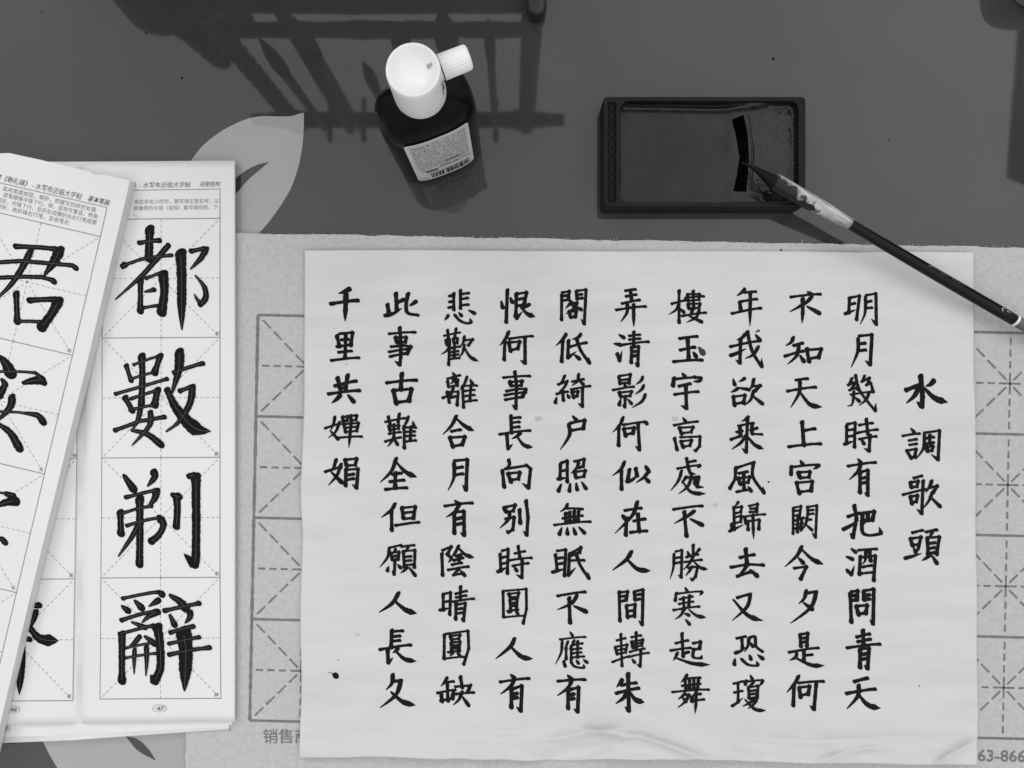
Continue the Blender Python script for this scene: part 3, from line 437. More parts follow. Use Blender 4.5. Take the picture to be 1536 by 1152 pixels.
# ================================================================ FELT MAT
ZF = .002
def fedge():
    top = [(x, 349.5 + (x-355)*.0185 + 1.1*vn(x*.05, 1, 3) + .6*vn(x*.3, 2, 5)) for x in range(283, 1720, 6)]
    right = [(1716, y) for y in range(420, 1300, 60)]
    left = [(278.5 + (1152-y)*.006 + .8*vn(y*.06, 4, 9) + .5*vn(y*.3, 4, 19), y) for y in range(1300, 352, -6)]
    return top + right + left
fe = fedge()
felt = empty('felt_mat', P(900, 760), 'light grey felt practice mat with printed square grid lying under the handwritten sheet', 'mat')
vs = [P(x, y, 0) for x, y in fe]; n = len(fe)
bm = bmesh.new(); top = [bm.verts.new((P(x,y,ZF)[0], P(x,y,ZF)[1], ZF)) for x, y in fe]; bot = [bm.verts.new((v.co.x, v.co.y, .0002)) for v in top]
f = bm.faces.new(top); f.normal_update()
if f.normal.z < 0: f.normal_flip()
for i in range(n): bm.faces.new((top[i], top[(i+1) % n], bot[(i+1) % n], bot[i]))
bmesh.ops.triangulate(bm, faces=[f]); bmesh.ops.recalc_face_normals(bm, faces=bm.faces)
mm = bpy.data.meshes.new('felt_sheet'); bm.to_mesh(mm); bm.free(); mm.materials.append(M_felt)
fo = bpy.data.objects.new('felt_sheet', mm); C.objects.link(fo); fo.parent = felt
mm.transform(__import__('mathutils').Matrix.Translation(-Vector(felt.location)))
# stray fibres along the felt's front edge
mb = MB(); rnd = random.Random(3)
for i in range(260):
    if i < 190: x = rnd.uniform(356, 1536); y = 349.5 + (x-355)*.0185; a = rnd.uniform(-2.6, -.5)
    else: x = 279.5; y = rnd.uniform(1105, 1152); a = rnd.uniform(2.2, 4.0)
    if 1200 < x < 1225 or 1475 < x < 1490: L = rnd.uniform(4, 8)
    else: L = rnd.uniform(1.2, 4)
    x2, y2 = x + L*cos(a), y + L*sin(a); wq = .28; nx, ny = -sin(a)*wq, cos(a)*wq
    mb.add([P(x-nx,y-ny+.5,ZF*.8),P(x+nx,y+ny+.5,ZF*.8),P(x2+nx*.4,y2+ny*.4,.0008),P(x2-nx*.4,y2-ny*.4,.0008)], [(0,1,2,3)])
o = mb.obj('felt_fibre', M_felt, felt); o['kind'] = 'stuff'

def seg(mb, x0, y0, x1, y1, wd, z, dash=None, wob=.12, seed=0):
    L = hypot(x1-x0, y1-y0); ux, uy = (x1-x0)/L, (y1-y0)/L; nx, ny = -uy, ux
    runs = [(0, L)]
    if dash:
        on, off = dash; k = max(1, round((L+off)/(on+off))); pit = (L+off)/k; runs = [(i*pit, i*pit + pit - off) for i in range(k)]
    for a, b in runs:
        m = max(2, int((b-a)/5)+1); vv = []
        for i in range(m):
            t = a + (b-a)*i/(m-1); j = 1 + wob*vn(t*.4 + x0, y0*.7, seed); ww = wd*.5*j
            zz = z(x0+ux*t, y0+uy*t) if callable(z) else z
            vv += [P(x0+ux*t+nx*ww, y0+uy*t+ny*ww, zz), P(x0+ux*t-nx*ww, y0+uy*t-ny*ww, zz)]
        mb.add(vv, [(2*i, 2*i+2, 2*i+3, 2*i+1) for i in range(m-1)])

GX, GY = (150.6, 3.6), (-3.1, 152.1)
def G(i, j): return (387 + i*GX[0] + j*GY[0], 472.3 + i*GX[1] + j*GY[1])
mb = MB(); mb2 = MB(); zg = ZF + .00005
for j in range(5): a, b = G(0, j), G(8, j); seg(mb, a[0], a[1], b[0], b[1], 4.0, zg, None, .14)
for i in (0, 8): a, b = G(i, 0), G(i, 4); seg(mb, a[0], a[1], b[0], b[1], 4.6, zg + .00001*(i+1), None, .4)
for i in range(1, 8): a, b = G(i, 0), G(i, 4); seg(mb, a[0], a[1], b[0], b[1], 3.6, zg+.00002)
for i in range(8):
    if 1 <= i <= 6: continue                     # hidden under the sheet
    for j in range(4):
        c = G(i+.5, j+.5)
        for dx, dy in ((-1,-1),(1,-1),(1,1),(-1,1),(0,-1),(0,1),(1,0),(-1,0)):
            e_ = G(i+.5+dx*.45, j+.5+dy*.45); s_ = G(i+.5+dx*.035, j+.5+dy*.035)
            seg(mb2, s_[0], s_[1], e_[0], e_[1], 2.9, zg+.00003, (12.0 if dx*dy == 0 else 15.5, 6.3), .2)
            q0 = G(i+.5+dx*.03, j+.5+dy*.03)
        for dx, dy in ((1,0),(0,1)):
            a, b = G(i+.5-dx*.035, j+.5-dy*.035), G(i+.5+dx*.035, j+.5+dy*.035); seg(mb2, *a, *b, 2.9, zg+.00004)
mb.obj('printed_frame', M_fprint, felt); mb2.obj('printed_dashes', M_fprint, felt)['kind'] = 'stuff'

# printed type, using Blender's own built-in font turned into flat meshes
def text(body, px, py, size, m, parent, name='printed_text', rot=0, z=0, shear=0, bold=0, sx=1, align='LEFT', mapf=None, label=None):
    cu = bpy.data.curves.new('t', 'FONT'); cu.body = body; cu.size = 1; cu.shear = 0; cu.offset = bold; cu.resolution_u = 2
    cu.align_x = align
    t = bpy.data.objects.new('t', cu); C.objects.link(t); dg = bpy.context.evaluated_depsgraph_get(); dg.update()
    me = bpy.data.meshes.new_from_object(t.evaluated_get(dg)); bpy.data.objects.remove(t)
    base = Vector(parent.location); c, s_ = cos(rot), sin(rot)
    for v in me.vertices:
        u, q = (v.co.x + shear*v.co.y)*size*sx, -v.co.y*size
        if mapf: p = Vector(mapf(u, q))
        else:
            X, Y = px + u*c - q*s_, py + u*s_ + q*c
            p = Vector(P(X, Y, z(X, Y) if callable(z) else z))
        v.co = p - base
    me.materials.clear(); me.materials.append(m)
    o = bpy.data.objects.new(name, me); me.name = name; C.objects.link(o); o.parent = parent
    if label: o['label'] = label
    return o
text('销售商', 394, 1113, 23.5, M_fprint, felt, z=zg, bold=.012)
text('63-866', 1466, 1141.5, 24.5, M_fprint, felt, z=zg, bold=.025, sx=1.05, rot=.02)

# ================================================================ RICE PAPER WITH THE POEM
def polyd(x, y, pl):
    best = 1e9; tt = 0
    for i, (a, b) in enumerate(zip(pl, pl[1:])):
        dx, dy = b[0]-a[0], b[1]-a[1]; t = max(0, min(1, ((x-a[0])*dx + (y-a[1])*dy)/(dx*dx+dy*dy)))
        d = hypot(x-a[0]-dx*t, y-a[1]-dy*t)
        if d < best: best = d; tt = (i+t)/(len(pl)-1)
    return best, tt
CREASE = [  # polyline in photo pixels, height in mm, half width
 ([(905,1098),(935,1106),(960,1104),(1000,1117),(1040,1131),(1078,1145)], 1.5, 9),
 ([(780,1132),(820,1138),(865,1132),(905,1119),(950,1112)], -1.3, 13),
 ([(770,1112),(830,1108),(880,1099),(925,1092),(965,1088)], 1.1, 12),
 ([(870,1092),(905,1098),(960,1100)], .9, 6),
 ([(640,1098),(700,1094),(760,1098),(830,1092)], .5, 14),
 ([(610,1112),(700,1108),(770,1116)], .35, 9),
 ([(1060,1098),(1130,1108),(1230,1112),(1330,1106),(1440,1108)], .8, 14),
 ([(1225,1142),(1262,1130),(1300,1121),(1345,1122)], 1.0, 8),
 ([(1400,1146),(1432,1128),(1468,1108)], 1.3, 8),
 ([(1090,1118),(1130,1125),(1150,1144)], .6, 9),
 ([(960,1060),(1010,1075),(1060,1082)], .45, 16),
 ([(1180,1055),(1240,1070),(1300,1068)], .35, 18),
 ([(884,716),(890,709),(915,714),(918,722)], .5, 8),
 ([(700,1032),(760,1034),(830,1048),(850,1070)], .5, 20),
 ([(1450,560),(1440,700),(1452,900)], .3, 16),
 ([(455,705),(540,712),(640,700)], .25, 22),
 ([(780,640),(900,632),(1050,640),(1250,636)], -.25, 26),
 ([(640,860),(800,868),(960,856)], -.22, 30),
 ([(440,812),(560,815),(660,806)], -.2, 26),
]
def hp(x, y):
    h = .8*vn(x*.006, y*.016, 21) + .42*vn(x*.013, y*.034, 22) + .10*vn(x*.04, y*.07, 29)
    for pl, amp, wd in CREASE:
        xs = [p[0] for p in pl]; ys = [p[1] for p in pl]
        if x < min(xs)-3*wd or x > max(xs)+3*wd or y < min(ys)-3*wd or y > max(ys)+3*wd: continue
        d, t = polyd(x, y, pl); d = sqrt(d*d + 2.2) - 1.48; h += 3.0*amp*exp(-1.3*d/wd)*min(1, 3.2*min(t, 1-t)+.15)*max(0, 1-d/(3*wd))
    if y > 1062:                                   # the crumpled foot of the sheet
        k = min(1, (y-1062)/38); r1 = 1-sqrt(vn(x*.0135+y*.004, y*.03, 81)**2 + .004); r2 = 1-sqrt(vn(x*.03-y*.012, y*.055, 83)**2 + .006); h += k*(1.25*r1 + .5*r2)*(.35 + .65*min(1, max(0, (x-600)/250)))
    if y > 1075:
        k = min(1, (y-1075)/65); h += k*k*(1.7 + 1.3*vn(x*.013, 2.2, 31)) + k*.5*vn(x*.04, y*.05, 37)
    if x > 1440: k = (x-1440)/28; h += .7*k*k*(.6+.5*vn(y*.012, 3, 41))
    if y < 400: h += .25*(1-(y-374)/26)
    return ZF + .00045 + max(0, h + .9)*.001
def paper_xy(u, v):
    L = 457 - 7.5*v + 1.6*vn(v*7, 5, 51)*(v > .05) + (-2.2 if .42 < v < .55 else 0)*sin((v-.42)/.13*pi)
    R = 1460.5 + 6.5*v + 1.2*vn(v*9, 6, 52)*(v > .08); L = L if v > 0 else 457
    x = L + (R-L)*u
    T = 374.5 + 3.5*u + .7*vn(u*11, 1, 53); B = 1135 + 11.5*u + 1.9*vn(u*9, 2, 54) + 1.0*vn(u*30, 2, 55) - (5 if .14 < u < .2 else 0)*0
    return x, T + (B-T)*v
paper = empty('rice_paper', P(960, 760, ZF), 'white rice paper sheet with a handwritten poem in columns, lying on the felt mat', 'paper')
NU, NV = 340, 270; vs = []
for j in range(NV+1):
    for i in range(NU+1):
        x, y = paper_xy(i/NU, j/NV); vs.append(P(x, y, hp(x, y)))
fs = [(j*(NU+1)+i, (j+1)*(NU+1)+i, (j+1)*(NU+1)+i+1, j*(NU+1)+i+1) for j in range(NV) for i in range(NU)]
sheet = mesh_obj('paper_sheet', vs, fs, M_paper, paper, True)
so = sheet.modifiers.new('thick', 'SOLIDIFY'); so.thickness = .00012; so.offset = -1

seed = 0
for x0, y0, sc, chars in POEM:
    for ch, W, txt in chars:
        mb = MB()
        for si, (k, pts) in enumerate(parse(txt)):
            seed += 1; off = .00010 + si*.000012
            stroke(mb, k, [(x0+a/sc, y0+b/sc) for a, b in pts], W*1.22/sc, (lambda X, Y, o_=off: hp(X, Y)+o_), seed)
        mb.obj('ink_character', M_ink, paper, label='handwritten character ' + ch)
mb = MB(); zf = lambda X, Y: hp(X, Y) + .00012
stroke(mb, 'd', [(500,1012.5),(503.5,1013.5)], 8.4, zf, 5); stroke(mb, 'p', [(498,1010),(494,1009),(490,1008)], .9, zf, 6)
mb.obj('ink_blot', M_ink, paper)
mb = MB(); stroke(mb, 'd', [(1049,522),(1054,529)], 8.5, zf, 8); mb.obj('ink_blot', M_inkg, paper, label='pale watery ink dot'); mb = MB(); stroke(mb, 'd', [(1134,498),(1138,496)], 3.4, zf, 8, .3); mb.obj('ink_blot', M_inkg, paper, label='tiny pale ink smudge')
for (x, y, a, b) in [(807,628,5.5,3.8),(1013,628,5,3.6),(1073,758,3.5,3.2),(520,546,1.8,1.6),(536,952,3.5,1.3)]:
    mb = MB(); vv = [P(x+a*cos(t*pi/8)*(1+.08*_h(t)), y+b*sin(t*pi/8), zf(x, y)) for t in range(16)]; mb.add(vv, [tuple(range(15,-1,-1))])
    mb.obj('water_stain', M_spot, paper)
mb = MB()
for (x, y, r) in [(1153,723,1.5),(1172,375,1.6),(507,990,.8),(1379,1029,1)]:
    mb.add([P(x+r*cos(t*pi/4), y+r*sin(t*pi/4), hp(x, max(y, 378))+.0002) for t in range(8)], [tuple(range(7,-1,-1))])
o = mb.obj('ink_speck', M_ink, paper); o['kind'] = 'stuff'

# ================================================================ PRACTICE BOOKS
def prism(name, poly, ztop, zbot, m, parent, topz=None):
    tp = [P(x, y, ztop) for x, y in poly]; n = len(poly)
    bm = bmesh.new(); t = [bm.verts.new(p) for p in tp]; b = [bm.verts.new((p[0], p[1], zbot)) for p in tp]
    bm.faces.new(t); bm.faces.new(b[::-1])
    for i in range(n): bm.faces.new((t[i], b[i], b[(i+1) % n], t[(i+1) % n]))
    bmesh.ops.recalc_face_normals(bm, faces=bm.faces)
    me = bpy.data.meshes.new(name); bm.to_mesh(me); bm.free(); me.materials.append(m)
    me.transform(__import__('mathutils').Matrix.Translation(-Vector(parent.location)))
    o = bpy.data.objects.new(name, me); C.objects.link(o); o.parent = parent; return o

def cellmap(c00, c10, c11, c01):      # bilinear map of a printed square, pixel corners tl, tr, br, bl
    def f(u, v):
        return tuple((c00[k]*(1-u)+c10[k]*u)*(1-v) + (c01[k]*(1-u)+c11[k]*u)*v for k in (0, 1))
    return f
def rice_cell(mb, md, f, z, borders='tb', off=.00005):
    for (a, b) in {'t': [((0,0),(1,0))], 'b': [((0,1),(1,1))], 'tb': [((0,0),(1,0)),((0,1),(1,1))]}[borders]:
        seg(mb, *f(*a), *f(*b), 1.5, z, None, .08)
    for a, b in [((0,0),(1,0)),]: pass
    for a, b in (((.5,0),(.5,1)), ((0,.5),(1,.5)), ((0,0),(1,1)), ((1,0),(0,1))):
        p, q = f(*a), f(*b); d = (.02 if abs(a[0]-b[0])+abs(a[1]-b[1]) > 1.5 else 0)
        p = (p[0]+(q[0]-p[0])*d, p[1]+(q[1]-p[1])*d); q = (q[0]+(p[0]-q[0])*d, q[1]+(p[1]-q[1])*d)
        seg(md, *p, *q, .95, z, (5.0, 3.2), .1)
def practice(parent, idx, z):
    for x0, y0, sc, pg, ch, txt in PRACT:
        if pg not in idx: continue
        mb = MB(); ml = MB(); so_n = 0
        zz = z if not callable(z) else z
        for t in txt.split('/'):
            a = t.split(); k = a[0][0]; W = float(a[0][1:]); v = [float(q) for q in a[1:]]; pts = [(x0+p/sc, y0+q/sc) for p, q in zip(v[::2], v[1::2])]
            so_n += 1; o1 = .00010 + so_n*.000012
            zs = (lambda X, Y, o_=o1: z(X, Y)+o_); zl = (lambda X, Y: z(X, Y)+.00045)
            q = stroke(mb, k, pts, W*1.19/sc, zs, int(x0+W+v[0]), .065, False, True)
            m = len(q)
            if m > 6:                                    # the pale printed guide line shows through the ink
                lo_, hi = max(1, int(W/sc*.28)), m - max(1, int(W/sc*.28)); qq = q[lo_:hi]
                if len(qq) > 3:
                    for g in (0,):
                        vv = []
                        for i in range(len(qq)):
                            a_ = qq[max(i-1,0)]; b_ = qq[min(i+1,len(qq)-1)]; L = hypot(b_[0]-a_[0], b_[1]-a_[1]) or 1
                            nx, ny = -(b_[1]-a_[1])/L, (b_[0]-a_[0])/L; ww = .36
                            vv += [P(qq[i][0]+nx*ww, qq[i][1]+ny*ww, zl(*qq[i])), P(qq[i][0]-nx*ww, qq[i][1]-ny*ww, zl(*qq[i]))]
                        ml.add(vv, [(2*i, 2*i+2, 2*i+3, 2*i+1) for i in range(len(qq)-1)])
        c = mb.obj('practice_character', M_ink, parent, label='large brushed practice character ' + ch)
        me = bpy.data.meshes.new('guide_line'); b = Vector(parent.location); me.from_pydata([tuple(Vector(v)-b) for v in ml.v], [], ml.f); me.materials.append(M_core)
        g = bpy.data.objects.new('guide_line', me); C.objects.link(g); g.parent = c

# -- book lying flat on the right, open at page 47 (its left page 46 partly covered)
ZB = .0050
rb = empty('practice_book', P(230, 660), 'open copybook with page number 47, lying flat between tilted book and felt mat', 'book')
def zr(x, y):
    g = 121 - (y-700)*.004; d = x - g
    z = ZB - .0016*exp(-(d/7)**2) - .0006*exp(-(d/26)**2)
    if x > 335: z -= .0003*((x-335)/18)**2
    return z
prism('under_pages', [(-260,262),(118,262),(345,262),(346,1090),(344,1096),(345,1093.5),(118,1109.5),(117,1110),(-260,1125)], .0031, .0002, M_pedge, rb)
prism('under_page', [(-260,262),(118,262),(347.5,262),(348.5,1086),(330,1091),(118,1102.5),(-260,1113)], .0033, .00312, M_page, rb)
prism('page_block', [(-260,250),(60,242.5),(122,242.6),(352.5,240.8),(353,600),(352,1083),(240,1082.5),(118,1085),(-260,1088)], ZB-.0017, .0034, M_pedge, rb)
nu, nv = 120, 60; vs = []
for j in range(nv+1):
    for i in range(nu+1):
        u, v = i/nu, j/nv; x = -120 + 472.2*u + (.5*sin(pi*v))*(u > .99); yt = 244.5 - 3.8*max(0, (x-60)/290); yb = 1086.5 - 4.0*max(0, (x-60)/290) + .7*vn(x*.02, 1, 3)
        y = yt + (yb-yt)*v; vs.append(P(x, y, zr(x, y)))
pg = mesh_obj('page', vs, [(j*(nu+1)+i, (j+1)*(nu+1)+i, (j+1)*(nu+1)+i+1, j*(nu+1)+i+1) for j in range(nv) for i in range(nu)], M_page, rb, True)
so = pg.modifiers.new('thick', 'SOLIDIFY'); so.thickness = .0012; so.offset = -1
zr1 = lambda x, y: zr(x, y) + .00006
mb = MB(); md = MB(); LX = [153.5,153.5,152.7,151.6,150]; LY = [329,507,687,867,1048.6]; RX = [329.8,330,330,330,331.2]; RY = [327.5,506,686,866,1047.6]
seg(mb, 196, 285.5, 330.3, 283.4, 1.3, zr1); seg(mb, 330, 283, 330, 866, 1.5, zr1); seg(mb, 330, 866, 331.2, 1048, 1.5, zr1)
seg(mb, 153.6, 330, 152.7, 687, 1.3, zr1); seg(mb, 152.7, 687, 150, 1049, 1.3, zr1)
for k in range(4):
    f = cellmap((LX[k],LY[k]), (RX[k],RY[k]), (RX[k+1],RY[k+1]), (LX[k+1],LY[k+1])); rice_cell(mb, md, f, zr1, 'tb' if k == 3 else 't')
rx = [117,116,115,112.2,109.2]; ry = [329,508,688,868.4,1051]
seg(mb, 117, 300, 115, 688, 1.4, zr1); seg(mb, 115, 688, 109.2, 1051, 1.4, zr1)
for k in range(4):
    f = cellmap((rx[k]-178,ry[k]+1), (rx[k],ry[k]), (rx[k+1],ry[k+1]), (rx[k+1]-181,ry[k+1]+1)); rice_cell(mb, md, f, zr1, 'tb' if k == 3 else 't')
mb.obj('printed_frame', M_print, rb); md.obj('printed_dashes', M_print, rb)['kind'] = 'stuff'
practice(rb, 'RM', zr)
text('碑》- 水写布近临大字帖', 190, 281.5, 9.3, M_print2, rb, z=zr1, shear=.25, bold=.01, rot=-.012, sx=.97)
text('间架结构', 299, 279.5, 8.6, M_print2, rb, z=zr1, shear=.25, bold=.01, rot=-.012, sx=.9)
text('高左多右少的字，要写得左宽右窄，以', 201, 305.6, 7.5, M_print2, rb, z=zr1, rot=-.012, sx=1.0)
text('部偏旁的长竖（竖钩）要写得劲挺，下', 200, 315.2, 7.5, M_print2, rb, z=zr1, rot=-.012, sx=1.0)
text('1。', 199, 324.6, 7.5, M_print2, rb, z=zr1)
for ch, x, y in (('都',322.5,503),('數',321.5,683.5),('剃',322,863),('辭',321,1044.5)): text(ch, x, y, 7, M_print2, rb, name='corner_character', z=zr1)
for x, y in ((103,865.5),(100,1047),(109,686)): text('案', x, y, 7, M_print2, rb, name='corner_character', z=zr1)
def badge(x, y, t, z, parent, rot=0):
    mb = MB(); n = 28; f = lambda r, k: (x + 11*r*cos(2*pi*k/n), y + 6*r*sin(2*pi*k/n))
    mb.add([P(*f(1, k), z+.00004) for k in range(n)], [tuple(range(n-1,-1,-1))]); o = mb.obj('page_number_oval', M_print, parent)
    mb = MB(); mb.add([P(*f(.91, k), z+.00008) for k in range(n)], [tuple(range(n-1,-1,-1))]); mb.obj('page_number_fill', mb_fill, parent)
    text(t, x, y+3.2, 8.6, M_print2, parent, name='page_number', z=z+.00013, shear=.3, bold=.03, align='CENTER', sx=1.2)
mb_fill = mat('oval_fill', .56, .6)
badge(239.5, 1062.5, '47', ZB, rb); badge(19.5, 1064, '46', ZB, rb); badge(5, 1092.5, '44', .0033, rb)

# -- tilted book on top at the left edge
ZL = .0112
lb = empty('practice_book', P(60, 640, .0052), 'tilted copybook at the left edge, lying on top of the other open copybook', 'book')
z0l = .0054
poly = [(-150,250),(-20,231),(12,229.5),(16,230),(60,239.5),(110,251.5),(135,257.5),(141,261.2),(150,262.6),(156,262),(191,269.5),(194.5,271.5),(193,280),(130,546),(92,702),(48.5,881),(1.5,1081),(-12,1140),(-150,1120)]
prism('page_block', poly, ZL-.0002, z0l, M_pedge, lb)
prism('page', [(x, y) for x, y in poly], ZL, ZL-.00018, M_page, lb)
poly2 = [(-150,300),(150,300),(196,284),(205,300),(168,470),(98,768),(52,950),(10,1120),(-150,1160)]
zl = lambda x, y: ZL
zl1 = ZL + .00006
mb = MB(); md = MB()
def LC(k, u): return (150.6 - 42*k - 178*(1-u), 355 + 178*k - 42*(1-u))
seg(mb, 160.5, 311, 150.6, 355, 1.4, zl1); a, b = LC(0,1), LC(4.2,1); seg(mb, *a, *b, 1.4, zl1); seg(mb, -30, 267.5, 160.5, 311.2, 1.4, zl1)
for k in range(5):
    f = cellmap(LC(k,0), LC(k,1), LC(k+1,1), LC(k+1,0)); rice_cell(mb, md, f, zl1, 't')
mb.obj('printed_frame', M_print, lb); md.obj('printed_dashes', M_print, lb)['kind'] = 'stuff'
practice(lb, 'L', zl)
R = .2295
text('周《勤礼碑》 - 水写布近临大字帖', -8, 268.5, 10.4, M_print2, lb, z=zl1, shear=.22, bold=.012, rot=R, sx=.86)
text('基本笔画', 131, 300.5, 9.6, M_print2, lb, z=zl1, shear=.22, bold=.02, rot=R, sx=.86)
text('要  其用笔顺如竖，顿折，把握写到转折处需', -9, 282.5, 8.1, M_print2, lb, z=zl1, rot=R, sx=.99)
text('然，提笔顺锋中锋下行，顿，竖钩写重竖，转角', -11, 291.4, 8.1, M_print2, lb, z=zl1, rot=R, sx=.95)
text('：竖折，中锋下行，至折处成横折向右行笔成需', -13, 300.4, 8.1, M_print2, lb, z=zl1, rot=R, sx=.95)
text('按折，再折锋右行笔，至收笔右', -6, 311.5, 8.1, M_print2, lb, z=zl1, rot=R, sx=.99)
for k, c in enumerate('君安字案'):
    p = LC(k+1, 1); text(c, p[0]-9, p[1]-5.5, 7, M_print2, lb, name='corner_character', z=zl1, rot=R)

# ================================================================ INK BOTTLE
mm_ = .001
AX, AY = (-111*S, 352*S); ANG = math.radians(21.5)
bx = empty('ink_bottle', (AX, AY, 0), 'black plastic ink bottle with white spouted cap and grey label, standing on the desk mat', 'bottle')
ca, sa = cos(ANG), sin(ANG)
def BL(x, y, z): return (AX + (x*ca - y*sa)*mm_, AY + (x*sa + y*ca)*mm_, z*mm_)     # x along the front, y to the back
def sup(t, a, b, n):
    c, s_ = cos(t), sin(t); return (a*abs(c)**(2/n)*(1 if c >= 0 else -1), b*abs(s_)**(2/n)*(1 if s_ >= 0 else -1))
prof = [(0.2,.90,3.0,0),(0.9,.96,3.0,0),(2.5,1,3.0,0),(20,1.0,3.0,0),(45,1.01,3.0,0),(55,1.005,3.0,0),(60,.985,2.95,.0),(63.5,.94,2.85,.04),(66.5,.87,2.75,.12),(69,.78,2.6,.24),(71.2,.66,2.45,.45),(73,.55,2.2,.8),(74,.5,2,1),(77,.5,2,1)]
NB = 96; rings = []
for z, k, n_, bl in prof:
    r = []
    for i in range(NB):
        t = 2*pi*(i+.5)/NB; x, y = sup(t, 21.3*k, 14.3*k, n_); L = hypot(x, y)
        cx, cy = 9.4*cos(t), 9.4*sin(t); r.append(BL(x*(1-bl)+cx*bl, y*(1-bl)+cy*bl, z))
    rings.append(r)
mb = MB(); mb.rings(rings); body = mb.obj('bottle_body', M_black, bx, True)
ss = body.modifiers.new('s', 'SUBSURF'); ss.levels = 1; ss.render_levels = 1
def lathe(name, prof, cx, cy, m, parent, n=64, capa=True, capb=True):
    mb = MB(); mb.rings([[BL(cx + r*cos(2*pi*i/n), cy + r*sin(2*pi*i/n), z) for i in range(n)] for r, z in prof], capa, capb)
    return mb.obj(name, m, parent, True)
cap = lathe('cap', [(9.9,74.6),(10.5,74.7),(10.65,75.3),(10.5,84),(10.4,92),(10.35,96.6),(10.15,97.5),(9.8,98.0),(9.4,97.9),(8.7,97.0),(7.6,95.4),(6.2,94.0),(4.4,93.1),(2.4,92.6),(1,92.5),(.01,92.45)], 0, 0, M_white, bx, 72)
mb = MB(); rr = []
ribs = 22; NS = ribs*4
for x, r, rib in [(8.6,4.5,0),(10.6,4.5,0),(10.7,4.9,1),(21.0,4.75,1),(21.8,4.5,.6),(22.2,4.0,0),(22.3,.01,0)]:
    rr.append([BL(x, (r+rib*.13*cos(ribs*2*pi*i/NS))*cos(2*pi*i/NS), 90+(r+rib*.13*cos(ribs*2*pi*i/NS))*sin(2*pi*i/NS)) for i in range(NS)])
mb.rings(rr); spout = mb.obj('spout_cap', M_white, bx, True, 'short ribbed white spout cap on the side')
mb = MB(); mb.rings([[BL(x, r*cos(2*pi*i/40), 90+r*sin(2*pi*i/40)) for i in range(40)] for x, r in [(10.2,4.72),(10.62,4.72)]]); mb.obj('seam', M_dark, bx)
mb = MB(); mb.add([BL(x, y, 93.95+(1.5 if x > 6.9 else 0)) for x, y in ((5.4,-.3),(7.6,-.3),(7.6,1.2),(5.4,1.2))], [(0,1,2,3)])
mb.obj('mould_mark', mat('mould_mark', .35, .5), bx)
# dried ink blot on the cap's side below the spout
mb = MB(); rnd = random.Random(5)
for i in range(17):
    a = -.62 + rnd.gauss(0, .05); z = 86 + rnd.gauss(0, 2.0); r = rnd.uniform(.2, .7); R_ = 10.62
    vv = []
    for k in range(8):
        aa = a + r*cos(k*pi/4)/R_; zz = z + r*1.2*sin(k*pi/4); vv.append(BL(R_*cos(aa), R_*sin(aa), zz))
    mb.add(vv, [tuple(range(8))])
mb.obj('ink_blot', M_ink, bx)
# label on the front, following the bowed face
def front(x, z, off=.12):
    n_ = 3.0; return -(14.42*(1-abs(x/21.5)**n_)**(1/n_)) - off
def LP(u, v, off=.12):            # u across -14.5..14.5, v up in mm
    return BL(u, front(u, v, off), v)
def lab_patch(name, u0, u1, v0, v1, m, off, parent, r=0):
    mb = MB(); n = 20; vv = []
    for i in range(n+1):
        u = u0 + (u1-u0)*i/n; e_ = min(u-u0, u1-u); c = 0 if e_ >= r or r == 0 else r - sqrt(max(0, r*r-(r-e_)**2))
        vv += [LP(u, v0+c, off), LP(u, v1-c, off)]
    mb.add(vv, [(2*i, 2*i+2, 2*i+3, 2*i+1) for i in range(n)]); return mb.obj(name, m, parent, True)
lab = lab_patch('label', -14.6, 14.6, 5.5, 60.5, M_lw, .10, bx, 1.6)
lab_patch('label_text_area', -12.9, 13.0, 23, 57.6, M_labelt, .16, bx)
mb = MB(); mk = MB(); rnd = random.Random(11)
def lq(mb, u0, u1, v0, v1, off): mb.add([LP(u0,v0,off),LP(u1,v0,off),LP(u1,v1,off),LP(u0,v1,off)], [(0,1,2,3)])
u = -7.8
while u < 12.2:                                   # bar code
    w_ = rnd.choice([.18,.18,.3,.45,.6]); g = rnd.choice([.15,.2,.3,.4])
    if not (-1.6 < u < -.4): lq(mb, u, u+w_, 7.6, 14.6, .24)
    u += w_ + g
mb.obj('bar_code', M_ink, bx)
mb = MB(); lq(mb, -9.6, -3.6, 17.6, 19.2, .24); mb.obj('dark_stripe', M_ink, bx)
for row in range(13):                             # rows of type too small to read
    v = 56.0 - row*2.9; u = -12.3 + rnd.uniform(0, .6)
    while u < 12.3:
        L = rnd.uniform(.35, 1.1); big = row < 3 and rnd.random() < .35
        if rnd.random() < (.8 if row < 12 else .6): lq(mk, u, u+L, v-(1.5 if big else .8), v, .22)
        u += L + rnd.uniform(.25, .7)
for v, a, b in ((20.6,-11.5,12.6),(16.2,-9,12),(9.2,-13,-9.5),(8.2,11.0,13.4),(21.9,-2,6)):
    u = a
    while u < b: L = rnd.uniform(.4, .9); lq(mk, u, u+L, v-.9, v, .22); u += L + .4
mk.obj('fine_print', mat('fine_print', .10, .6), bx)['kind'] = 'stuff'
mb = MB()
for i in range(9): u = .8 + i*.75; lq(mb, u, u+.42, 25.2+rnd.uniform(0,.5), 28.2-rnd.uniform(0,.6), .26)
mb.obj('dark_mark', M_ink, bx)

